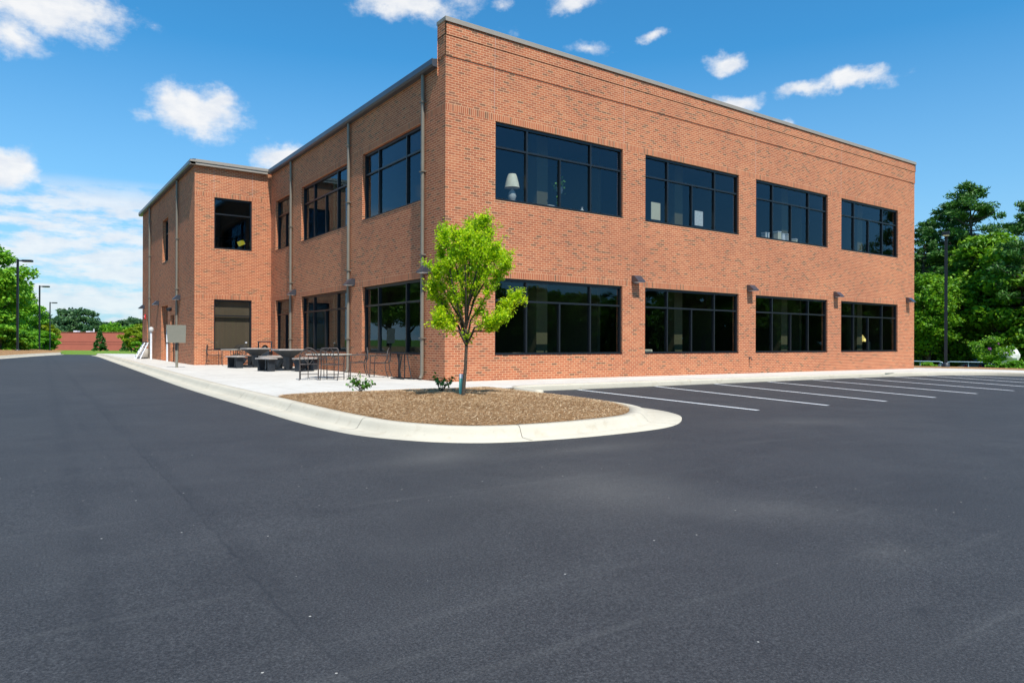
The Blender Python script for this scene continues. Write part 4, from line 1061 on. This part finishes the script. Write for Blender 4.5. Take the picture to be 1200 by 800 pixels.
mb = MB(); mb.lathe([(.06, .9), (.06, .96)], seg=10); mb.build('clamp', 'gutter_metal', wp)
dm = empty('dome_light', (-3.42, 21.7, 2.72), 0, 'small dark domed fixture over the side door', 'light')
mb = MB(); mb.lathe([(.03, -.12), (.11, -.09), (.13, 0), (.13, .04)], seg=14); mb.build('dome', 'slate_metal', dm)
mb = MB(); mb.box(-.02, .12, -.03, .03, .045, .08); mb.build('arm', 'bronze', dm)
hb = empty('hose_bib', (13.5, -.002, .52), 0, 'small metal tap on the front brick near the paving', 'tap')
mb = MB(); mb.tube([(0, 0, 0), (0, -.09, 0), (0.0, -.13, -.05), (0, -.13, -.10)], .018, 8); mb.build('spout', 'wrought_dark', hb)
mb = MB(); mb.lathe([(.035, .03), (.035, .045)], 0, -.09, 0, 10); mb.box(-.03, .03, -.01, 0, -.05, .05); mb.build('valve_wheel', 'gutter_metal', hb)

# ------------------------------------------------------------------ lamp posts
def lamp_post(pos, rz, h, label, s=1.0):
    t = empty('lamp_post', pos, rz, label, 'lamp post', 'black square lamp posts')
    mb = MB(); w = .065*s; mb.box(-w, w, -w, w, 0, h); mb.build('pole', 'pole_black', t)
    mb = MB(); mb.lathe([(.19, -.1), (.19, .22), (.13, .26)], seg=14); mb.build('base', 'slate_metal', t)
    mb = MB(); mb.box(w, .35, -.04, .04, h-.16, h-.06); mb.build('arm', 'pole_black', t)
    mb = MB(); mb.box(.35, 1.05, -.18, .18, h-.2, h-.04, bev=.02); mb.build('lamp_head', 'pole_black', t)
    mb = MB(); mb.box(.42, .98, -.14, .14, h-.215, h-.202); mb.build('lens', 'white_plastic', t)
    return t
for px, t, ty, by, lb in ((20.5, 55, 303, 412.5, 'tallest looking black lamp post of the row, at the edge of the bank'), (46.2, 82, 334, 412.5, 'middle black lamp post of the row of three'), (58.5, 115, 353.5, 412.2, 'smallest looking black lamp post, at the end of the row')):
    b = at(px, by, t); tp = at(px, ty, t)
    lamp_post((b.x, b.y, b.z-.05), -YAW+.15, tp.z-b.z, lb, 1.0)
b = at(1108.3, 430, 37.6); tp = at(1108.3, 273, 37.6)
lamp_post((b.x, b.y, b.z-.02), -YAW+PI+1.0, tp.z-b.z, 'black lamp post standing alone before the dark wood', 1.15)

# ------------------------------------------------------------------ far red building
a = at(52, 410, 203); b = at(215, 410, 203); d = (b-a); d.z = 0; Lr = d.length; rz = math.atan2(d.y, d.x)
zb = -1.75; zt = at(100, 389.6, 203).z
rb = empty('warehouse', (a.x, a.y, zb), rz, 'long low red brick building beyond the lawn', 'building')
mb = MB(); mb.box(0, Lr, 0, 25, 0, zt-zb); mb.build('wall', 'red_block', rb)
mb = MB()
for z in (1.55, 2.25): mb.box(-.03, Lr+.03, -.03, .0, z+.35, z+.48)
mb.build('band', 'red_block_dark', rb)
mb = MB(); mb.box(-.1, Lr+.1, -.1, 25.1, zt-zb+.001, zt-zb+.16); mb.build('roof', 'red_block_dark', rb)
mb = MB(); mb.box(6.5, 7.6, 3, 4.5, zt-zb+.17, zt-zb+.6); mb.build('roof_vent', 'white_plastic', rb)
mb = MB(); mb.box(10.2, 11.5, 3, 4.5, zt-zb+.17, zt-zb+.5); mb.lathe([(.16, zt-zb+.17), (.16, zt-zb+1.1)], 12.3, 3.4, 0, 10); mb.build('roof_vent', 'white_plastic', rb)

# ------------------------------------------------------------------ right background: fence, cars, boulder, shrubs
A = at(1052, 421.8, 62); B = at(1225, 423.0, 56); zf = -1.40
fn = empty('rail_fence', (A.x, A.y, zf), math.atan2(B.y-A.y, B.x-A.x), 'pale blue two-rail metal fence in front of the dark wood', 'fence')
Lf_ = Vector((B.x-A.x, B.y-A.y)).length
segs = [(0, Lf_*.33), (Lf_*.35, Lf_*.66), (Lf_*.68, Lf_)]
for x0, x1 in segs:
    mb = MB(); h1 = .98; h0 = .50
    mb.tube([(x0+.3, 0, h1), (x1-.3, 0, h1), (x1-.08, 0, h1-.06), (x1, 0, h1-.2), (x1, 0, h0+.12), (x1-.1, 0, h0), (x0+.1, 0, h0), (x0, 0, h0+.12), (x0, 0, h1-.2), (x0+.08, 0, h1-.06), (x0+.3, 0, h1)], .045, 6)
    mb.build('rail', 'rail_blue', fn)
    n = max(2, int((x1-x0)/2.2))
    for k in range(n+1):
        mb = MB(); x = x0+.2+(x1-x0-.4)*k/n; mb.tube([(x, .05, -.1), (x, .05, h1)], .035, 6); mb.build('post', 'rail_blue', fn)
def car(pos, rz, paint, label):
    t = empty('parked_car', pos, rz, label, 'car', 'cars parked beyond the fence')
    fr = lambda a, b, d: (a, d, b)
    mb = MB(); body = [(-2.2, .35), (-2.22, .7), (-2.05, .92), (-1.2, 1.0), (.95, .98), (1.9, .86), (2.2, .65), (2.22, .38)]
    mb.prism(body, fr, -.86, .86)
    cab = [(-1.55, .98), (-1.05, 1.42), (.15, 1.45), (1.0, .97)]
    n = len(cab); vs = [(x, -.80 if z < 1.1 else -.62, z) for x, z in cab] + [(x, .80 if z < 1.1 else .62, z) for x, z in cab]
    mb.raw(vs, [(0,1,2,3), (7,6,5,4), (0,4,5,1), (1,5,6,2), (2,6,7,3)])
    o = mb.build('body', paint, t)
    bv = o.modifiers.new('b', 'BEVEL'); bv.width = .05; bv.segments = 2
    gl = MB()
    for s in (-1, 1):
        gl.face([(-1.35, s*.775, 1.03), (-1.0, s*.655, 1.36), (.08, s*.65, 1.39), (.75, s*.775, 1.03)])
    gl.face([(-1.53, -.62, 1.04), (-1.13, -.52, 1.39), (-1.13, .52, 1.39), (-1.53, .62, 1.04)]); gl.face([(.94, -.66, 1.05), (.24, -.54, 1.42), (.24, .54, 1.42), (.94, .66, 1.05)])
    gl.build('window', 'car_glass', t)
    for x in (-1.35, 1.38):
        for s in (-1, 1):
            w_ = MB(); R = Matrix.Translation((x, s*.78, .32)) @ Matrix.Rotation(PI/2, 4, 'X')
            m3 = MB(); m3.lathe([(.31, -.1), (.33, -.06), (.33, .06), (.31, .1)], seg=18); w_.raw([R @ Vector(v) for v in m3.v], m3.f, 0, True); w = w_.build('wheel', 'tyre', t)
            w2 = MB(); m3 = MB(); m3.lathe([(.2, -.108), (.2, .108)], seg=14); w2.raw([R @ Vector(v) for v in m3.v], m3.f); w2.build('rim', 'gutter_metal', w)
    for s in (-1, 1):
        h = MB(); h.box(2.16, 2.235, s*.62-.14, s*.62+.14, .62, .74); h.build('headlight', 'white_plastic', t)
        h = MB(); h.box(-2.235, -2.17, s*.66-.12, s*.66+.12, .68, .82); h.build('tail_light', 'red_paint', t)
for px, t, rz, pt, lb in ((1124, 67, .9, 'car_silver', 'silver car behind the rail fence, beside the lamp post'), (1146, 68, 1.1, 'car_blue', 'dark blue car behind the rail fence, next to the silver one'), (1168, 70, .9, 'car_white', 'white car behind the rail fence, by the flowering shrub')):
    p = at(px, 400, t); car((p.x, p.y, terrain(p.x, p.y)+.02), rz, pt, lb)
bm = bmesh.new(); bmesh.ops.create_icosphere(bm, subdivisions=3, radius=1)
for v in bm.verts:
    n_ = math.sin(v.co.x*3.1+1)*math.cos(v.co.y*2.7)*.14+math.sin(v.co.z*4)*.06; v.co *= 1+n_; v.co.x *= .62; v.co.y *= .6; v.co.z *= .72
for v in bm.verts:
    v.co = Vector([round(c*5)/5*.45+c*.55 for c in v.co])
me = bpy.data.meshes.new('boulder'); bm.to_mesh(me); bm.free(); me.materials.append(M['boulder'])
bo = bpy.data.objects.new('boulder', me); C.objects.link(bo); p = at(1183, 400, 47); bo.location = (p.x, p.y, at(1183, 419, 47).z); tag(bo, 'chalky white boulder beyond the low green shrubs', 'boulder')
def bush(px, t, ty, by, w, label, seed, mat='leaf_bright', blossom=False):
    p = at(px, by, t); tz = at(px, ty, t).z; h = tz-p.z+.1
    tr, cm = broad_tree_meshes(h, w, seed, .10, 34, 90, .0 if not blossom else .15, mat=mat)
    e = empty('crape_myrtle' if blossom else 'shrub', (p.x, p.y, p.z-.1), 0, label, 'shrub')
    tr.build('stems', 'bark', e); c = bpy.data.objects.new('foliage', cm); C.objects.link(c); c.parent = e
    if blossom:
        rg = np.random.default_rng(seed); cl = [clump_points(np.array(q), (.12, .12, .1), 60, rg) for q in ((-w*.33, -w*.1, h*.62), (w*.12, 0, h*.97), (-w*.25, w*.2, h*.7), (w*.3, -.1, h*.8))]
        c = bpy.data.objects.new('blossom', fast_mesh('blossom', leaves(np.concatenate(cl), .06, .2, 1.2, rg), 'blossom')); C.objects.link(c); c.parent = e
bush(1161, 44, 396, 427, 2.4, 'crape myrtle with a few purple flower clusters by the boulder', 41, 'leaf_wood', True)
bush(1166, 38, 423.5, 432, .9, 'low bright green shrub under the crape myrtle', 42)
bush(1189, 37, 423.5, 433, .85, 'low bright green shrub in front of the white boulder', 43)
bush(1088, 39, 425, 430, .7, 'low dry plant by the fence end near the brick corner', 44)

# ------------------------------------------------------------------ things standing in the windows
def r_front(px, py, Y):
    d = ray(px, py); t = (Y-CY)/d.y; return Vector((CX, CY, CZ))+d*t
zs2 = S2+.06
# a narrow ledge behind the upper glass for them to stand on
mb = MB()
for a_, b_ in FW: mb.box(a_, b_, .285, .62, S2-.05, S2+.0); mb.box(a_, b_, .285, .62, S1-.05, S1+.0)
mb.build('window_ledge', 'plaster', bld)
q = r_front(600.5, 225, .42)
tl = empty('table_lamp', (q.x, .44, S2), 0, 'table lamp with cream shade standing in the first upper window', 'lamp')
mb = MB(); mb.lathe([(.10, 0), (.11, .03), (.05, .06), (.10, .16), (.13, .26), (.10, .38), (.04, .46), (.02, .50), (.02, .58)], seg=18); mb.build('lamp_base', 'pot', tl)
mb = MB(); mb.lathe([(.23, .52), (.20, .66), (.155, .84), (.12, .93)], seg=24); mb.build('lamp_shade', 'cream', tl)
hp = empty('hanging_plant', (r_front(656, 200, .7).x, .7, 6.05), 0, 'trailing green plant in a pale hanging pot behind the upper glass', 'plant')
mb = MB(); mb.lathe([(.07, -.16), (.11, -.05), (.12, .03)], seg=14); mb.build('pot', 'pot', hp)
mb = MB(); [mb.tube([(x, y, 0), (0, 0, .75), (0, 0, 1.79)], .004, 4) for x, y in ((.1, 0), (-.05, .09), (-.05, -.09))]; mb.build('cord', 'wrought', hp)
rg = np.random.default_rng(8); cc = [rg.normal(0, .1, 3)+np.array([0, 0, .08]) for _ in range(60)] + [np.array([-.12+.02*math.sin(k), -.06, -.05-k*.03])+rg.normal(0, .02, 3) for k in range(26)]
c = bpy.data.objects.new('foliage', fast_mesh('foliage', leaves(np.array(cc), .06, .2, 1.5, rg), 'leaf_bright')); C.objects.link(c); c.parent = hp
def vase(px, s, label, mat='pot', W=.42, z=S2):
    x = r_front(px, 240, W).x
    e = empty('vase', (x, W, z), 0, label, 'vase'); e.scale = (s, s, s)
    mb = MB(); mb.lathe([(.06, 0), (.09, .07), (.07, .15), (.03, .2), (.035, .24)], seg=12); mb.build('body', mat, e)
    mb = MB(); mb.lathe([(.04, .241), (.045, .26)], seg=12); mb.build('rim', mat, e)
vase(682, .95, 'slim pale vase in the first upper window, beside the dark mullion')
vase(690, .45, 'tiny squat pale vase just beside the slim vase'); vase(704, .55, 'small white pot near the far end of the first upper window', 'white_plastic'); vase(715, .4, 'smallest white pot at the far end of the first upper window', 'white_plastic')
def tray(px, w, h, label, mat='papers', z=S2, Y=.42, name='desk_tray'):
    x = r_front(px, 240, Y).x; e = empty(name, (x, Y, z), .1, label, name.replace('_', ' '))
    mb = MB(); mb.box(-w/2, w/2, -.1, .1, 0, h*.3, bev=.004); mb.build('base', mat, e)
    mb = MB(); mb.box(-w*.3, w*.35, -.07, .06, h*.3+.001, h, bev=.01); mb.build('load', 'pot', e)
tray(611, .22, .12, 'small pale box beside the table lamp', name='small_box'); tray(645, .45, .16, 'wide pale tray of ornaments at the foot of the hanging plant')
def board(px, py0, py1, w, Y, label, mat='card'):
    q0 = r_front(px, py1, Y); q1 = r_front(px, py0, Y)
    e = empty('display_board', (q0.x, Y, q0.z), 0, label, 'board')
    mb = MB(); mb.box(-w/2, w/2, 0, .02, 0, q1.z-q0.z); mb.build('panel', mat, e)
    mb = MB(); mb.box(-.02, .02, .021, .16, 0, (q1.z-q0.z)*.6); mb.build('easel_strut', 'wrought', e)
board(768.5, 237.5, 257.5, .46, .40, 'cream board leaning in the second upper window, at its near end'); board(819, 247.5, 264.5, .46, .45, 'pale grey board leaning in the middle of the second upper window', 'papers')
for i, px in enumerate((897, 911, 916, 922, 931)):
    x = r_front(px, 270, .42).x; e = empty('file_box', (x, .42, S2), .1*i, 'pale file boxes and papers stacked in the third upper window', 'box', 'file boxes in the third upper window')
    hh = (.3, .42, .36, .38, .22)[i]; mb = MB(); mb.box(-.13, .13, -.1, .1, 0, hh, bev=.005); mb.build('carton', ['papers', 'card', 'white_plastic', 'papers', 'card'][i], e)
    mb = MB(); mb.box(-.14, .14, -.11, .11, hh+.001, hh+.03); mb.build('lid', 'white_plastic', e)
# lit lamp in the last lower window
q = r_front(1010, 398, 1.2)
yl = empty('table_lamp', (q.x, 1.2, .80), 0, 'lit lamp with small yellow cone shade inside the last lower window', 'lamp')
mb = MB(); mb.lathe([(.10, -.4), (.11, -.36), (.02, -.3), (.05, -.1), (.02, .1), (.02, .42)], seg=14); mb.build('lamp_base', 'wrought', yl)
mb = MB(); mb.lathe([(.25, .40), (.04, .72)], seg=20); mb.build('lamp_shade', 'lamp_yellow', yl)
mb = MB(); mb.box(q.x-.5, q.x+.5, .95, 1.5, .36, .40); mb.box(q.x-.45, q.x-.4, 1, 1.05, .061, .36); mb.box(q.x+.4, q.x+.45, 1, 1.05, .061, .36); mb.box(q.x-.45, q.x-.4, 1.4, 1.45, .061, .36); mb.box(q.x+.4, q.x+.45, 1.4, 1.45, .061, .36)
tag(mb.build('side_table', 'wrought'), 'low dark side table holding the yellow lamp', 'table')
# folding ladder's yellow tool in the projection's upper window
yb_ = empty('yellow_sign_board', (-1.12, 16.9, 5.55), .2, 'small tilted yellow board inside the square upper window', 'board')
mb = MB(); mb.box(-.17, .17, -.01, .01, 0, .22, mat=Matrix.Rotation(-.45, 4, 'Y')); mb.build('panel', 'yellow_paint', yb_)
mb = MB(); mb.tube([(0, 0.03, -1.2), (0, .03, .1)], .015, 6); mb.build('stand', 'wrought_dark', yb_)
# white furniture glimpsed in the ground floor windows
def armchair(px, Y, rz, label, mat='pot', z=.06, s=1.0):
    q = r_front(px, 395, Y); e = empty('armchair', (q.x, Y, z), rz, label, 'chair'); e.scale = (s, s, s)
    mb = MB(); mb.box(-.3, .3, -.3, .3, .25, .45, bev=.04); mb.build('seat', mat, e)
    mb = MB(); mb.box(-.3, .3, .22, .34, .46, 1.15, bev=.05); mb.build('backrest', mat, e)
    for sx in (-1, 1):
        for sy in (-1, 1): mb = MB(); mb.box(sx*.26-.02, sx*.26+.02, sy*.26-.02, sy*.26+.02, 0, .25); mb.build('leg', 'wrought', e)
armchair(606, 1.4, 2.6, 'pale padded chair inside the first lower window', 'cream', s=.62)
armchair(760, .9, 2.0, 'pale padded chair at the near edge of the second lower window', 'cream', s=.7)
armchair(1026, 1.6, .4, 'tan padded chair beside the lit yellow lamp', 'clay')

# ------------------------------------------------------------------ sky, sun
SX, SY, SZ = -0.155, -1.0, 1.56
sd_ = Vector((SX, SY, SZ)).normalized(); elev = math.asin(sd_.z); az = math.atan2(sd_.x, sd_.y)   # azimuth clockwise from +y
sun = bpy.data.lights.new('sun', 'SUN'); sun.energy = 5.0; sun.angle = math.radians(.53); sun.color = (1.0, .965, .90)
so = bpy.data.objects.new('sun', sun); C.objects.link(so); so.rotation_euler = sd_.to_track_quat('Z', 'Y').to_euler()
wld = bpy.data.worlds.new('World'); scene.world = wld; wld.use_nodes = True; nt = wld.node_tree
bg = nt.nodes['Background']
sky = nd(nt, 'ShaderNodeTexSky'); sky.sky_type = 'NISHITA'; sky.sun_disc = False; sky.sun_elevation = elev; sky.sun_rotation = az
sky.air_density = 1.15; sky.dust_density = 0.35; sky.ozone_density = 2.2; sky.altitude = 100
hs = nd(nt, 'ShaderNodeHueSaturation'); hs.inputs['Saturation'].default_value = 1.0; hs.inputs['Value'].default_value = 1.0; lk(nt, mixc(nt, 1.0, sky.outputs[0], (0.34, 1.08, 1.42), 'MULTIPLY'), hs.inputs['Color'])
tc = nd(nt, 'ShaderNodeTexCoord'); sep = nd(nt, 'ShaderNodeSeparateXYZ'); lk(nt, tc.outputs['Generated'], sep.inputs[0])
azn = mth(nt, 'ARCTAN2', sep.outputs[0], sep.outputs[1]); eln = mth(nt, 'ARCSINE', sep.outputs[2])
cmb = nd(nt, 'ShaderNodeCombineXYZ'); lk(nt, azn, cmb.inputs[0]); lk(nt, eln, cmb.inputs[1])
def vm(op, a, b=None):
    n = nt.nodes.new('ShaderNodeVectorMath'); n.operation = op
    for i, v in enumerate((a, b)):
        if v is None: continue
        if isinstance(v, tuple): n.inputs[i].default_value = v
        else: lk(nt, v, n.inputs[i])
    return n
def fbm(scale, detail, rough, off=(0, 0, 0), stretch=(1, 1, 1)):
    mp = nd(nt, 'ShaderNodeMapping'); mp.inputs['Scale'].default_value = stretch; mp.inputs['Location'].default_value = off; lk(nt, cmb.outputs[0], mp.inputs[0])
    n = nd(nt, 'ShaderNodeTexNoise'); n.inputs['Scale'].default_value = scale; n.inputs['Detail'].default_value = detail; n.inputs['Roughness'].default_value = rough
    lk(nt, mp.outputs[0], n.inputs['Vector']); return n
wn = fbm(14, 5, .6, (3, 1, 0)); warp = vm('SCALE', vm('SUBTRACT', wn.outputs['Color'], (.5, .5, .5)).outputs[0]); warp.inputs['Scale'].default_value = .045
cw = vm('ADD', cmb.outputs[0], warp.outputs[0]).outputs[0]
def dirpx(px, py):
    d = ray(px, py).normalized(); return math.atan2(d.x, d.y), math.asin(d.z)
# (px, py, radius px x, radius px y, weight)
blobs = [(30, -5, 110, 42, 1.1), (95, 8, 55, 28, 1.0), (15, 45, 40, 30, .8), (230, 133, 50, 28, 1.2), (248, 120, 30, 22, 1.0), (188, 135, 38, 16, .65), (8, 195, 34, 28, 1.1), (338, 184, 40, 18, 1.1),
         (485, 0, 75, 24, 1.0), (585, 5, 18, 12, .6), (672, 2, 36, 14, .85), (690, 58, 30, 12, .65), (765, 46, 16, 7, .7), (853, 70, 21, 14, 1.0), (865, 117, 38, 13, .8), (940, 105, 30, 9, .85), (995, 96, 58, 12, 1.0), (920, 141, 10, 5, .7),
         (590, 40, 30, 14, .35)]
# a few puffs in the rest of the sky, seen in the glass
extra = [(-1.15, .62, .25, .10, .9), (-.75, .9, .2, .1, .8), (2.2, .5, .18, .06, .9), (2.7, .75, .2, .08, .8), (1.9, .30, .12, .04, .7), (3.0, .35, .15, .05, .7), (-2.2, .5, .25, .1, .9), (-.55, .22, .10, .035, 1.2), (-.35, .27, .06, .03, 1.1)]
m = None
for px, py, rx, ry, wt in blobs:
    a0, e0 = dirpx(px, py); a1, _ = dirpx(px+rx, py); _, e1 = dirpx(px, py-ry)
    extra.append((a0, e0, abs(a1-a0)*1.7, abs(e1-e0)*1.75, wt))
for a0, e0, ra, re, wt in extra:
    v = vm('MULTIPLY', vm('SUBTRACT', cw, (a0, e0, 0)).outputs[0], (1/ra, 1/re, 0)); ln = vm('LENGTH', v.outputs[0]).outputs['Value']
    g = mth(nt, 'MULTIPLY', mth(nt, 'SUBTRACT', 1.0, ln, clamp=True), wt); m = g if m is None else mth(nt, 'MAXIMUM', m, g)
fb = fbm(22, 7, .62, (0, 5, 0), (1, 1.5, 1)).outputs['Fac']
dens = mth(nt, 'ADD', mth(nt, 'SUBTRACT', m, .27), mth(nt, 'MULTIPLY', mth(nt, 'SUBTRACT', fb, .5), 1.15))
puff = ramp(nt, dens, [(0.0, (0,)*3), (0.55, (1,)*3)], 'EASE').outputs[0]
puff = mth(nt, 'MULTIPLY', puff, ramp(nt, m, [(0.02, (0,)*3), (0.2, (1,)*3)]).outputs[0])
# low stratocumulus towards the drive (+y), streaked
sb = fbm(11, 8, .6, (1.5, .4, 0), (1, 3.8, 1)).outputs['Fac']
band = mth(nt, 'MULTIPLY', ramp(nt, eln, [(0.0, (.7,)*3), (.06, (.9,)*3), (.15, (1,)*3), (.172, (.85,)*3), (.20, (0,)*3)]).outputs[0],
           ramp(nt, mth(nt, 'ABSOLUTE', mth(nt, 'ADD', azn, .25)), [(.45, (1,)*3), (.75, (0,)*3)]).outputs[0])
low = mth(nt, 'MULTIPLY', ramp(nt, mth(nt, 'ADD', sb, mth(nt, 'MULTIPLY', mth(nt, 'SUBTRACT', fb, .5), .3)), [(0.35, (0,)*3), (0.56, (1,)*3)], 'EASE').outputs[0], band)
hz = ramp(nt, eln, [(0.0, (.9,)*3), (.06, (.75,)*3), (.2, (.35,)*3), (.38, (.0,)*3)]).outputs[0]
cov = mth(nt, 'MAXIMUM', mth(nt, 'MULTIPLY', puff, .95), mth(nt, 'MULTIPLY', low, .84))
shade = mth(nt, 'ADD', mth(nt, 'MULTIPLY', fbm(30, 5, .6, (2, 2.2, 0), (1, 2, 1)).outputs['Fac'], .9), .45)
CB = 8.0
ccol = vm('SCALE', ramp(nt, shade, [(.6, (.74, .80, .90)), (1.0, (1, 1, 1.0))]).outputs[0]); ccol.inputs['Scale'].default_value = CB
hcol = mixc(nt, mth(nt, 'MULTIPLY', hz, .8), hs.outputs[0], (4.1, 5.3, 7.0))
fin_ = mixc(nt, cov, hcol, ccol.outputs[0])
lk(nt, fin_, bg.inputs[0]); bg.inputs[1].default_value = 0.10

# ------------------------------------------------------------------ camera
cam = bpy.data.cameras.new('camera'); co = bpy.data.objects.new('camera', cam); C.objects.link(co)
cam.sensor_width = 36; cam.lens = F_/1200*36; cam.shift_y = (Y0-400)/1200; cam.clip_start = .05; cam.clip_end = 5000
fw = Vector((math.sin(YAW), math.cos(YAW), 0)); rt = Vector((math.cos(YAW), -math.sin(YAW), 0)); upv = Vector((0, 0, 1))
R_ = rt*math.cos(ROLL) + upv*math.sin(ROLL); U_ = -rt*math.sin(ROLL) + upv*math.cos(ROLL)
mw = Matrix(((R_.x, U_.x, -fw.x, CX), (R_.y, U_.y, -fw.y, CY), (R_.z, U_.z, -fw.z, CZ), (0, 0, 0, 1)))
co.matrix_world = mw; scene.camera = co
scene.view_settings.view_transform = 'Standard'; scene.view_settings.look = 'None'; scene.view_settings.gamma = 1.0; scene.view_settings.use_curve_mapping = False
scene.view_settings.exposure = 0.27
scene.cycles.max_bounces = 8; scene.cycles.transparent_max_bounces = 12; scene.cycles.use_denoising = True
scene.cycles.sample_clamp_indirect = 8
print('young leaves', nl)
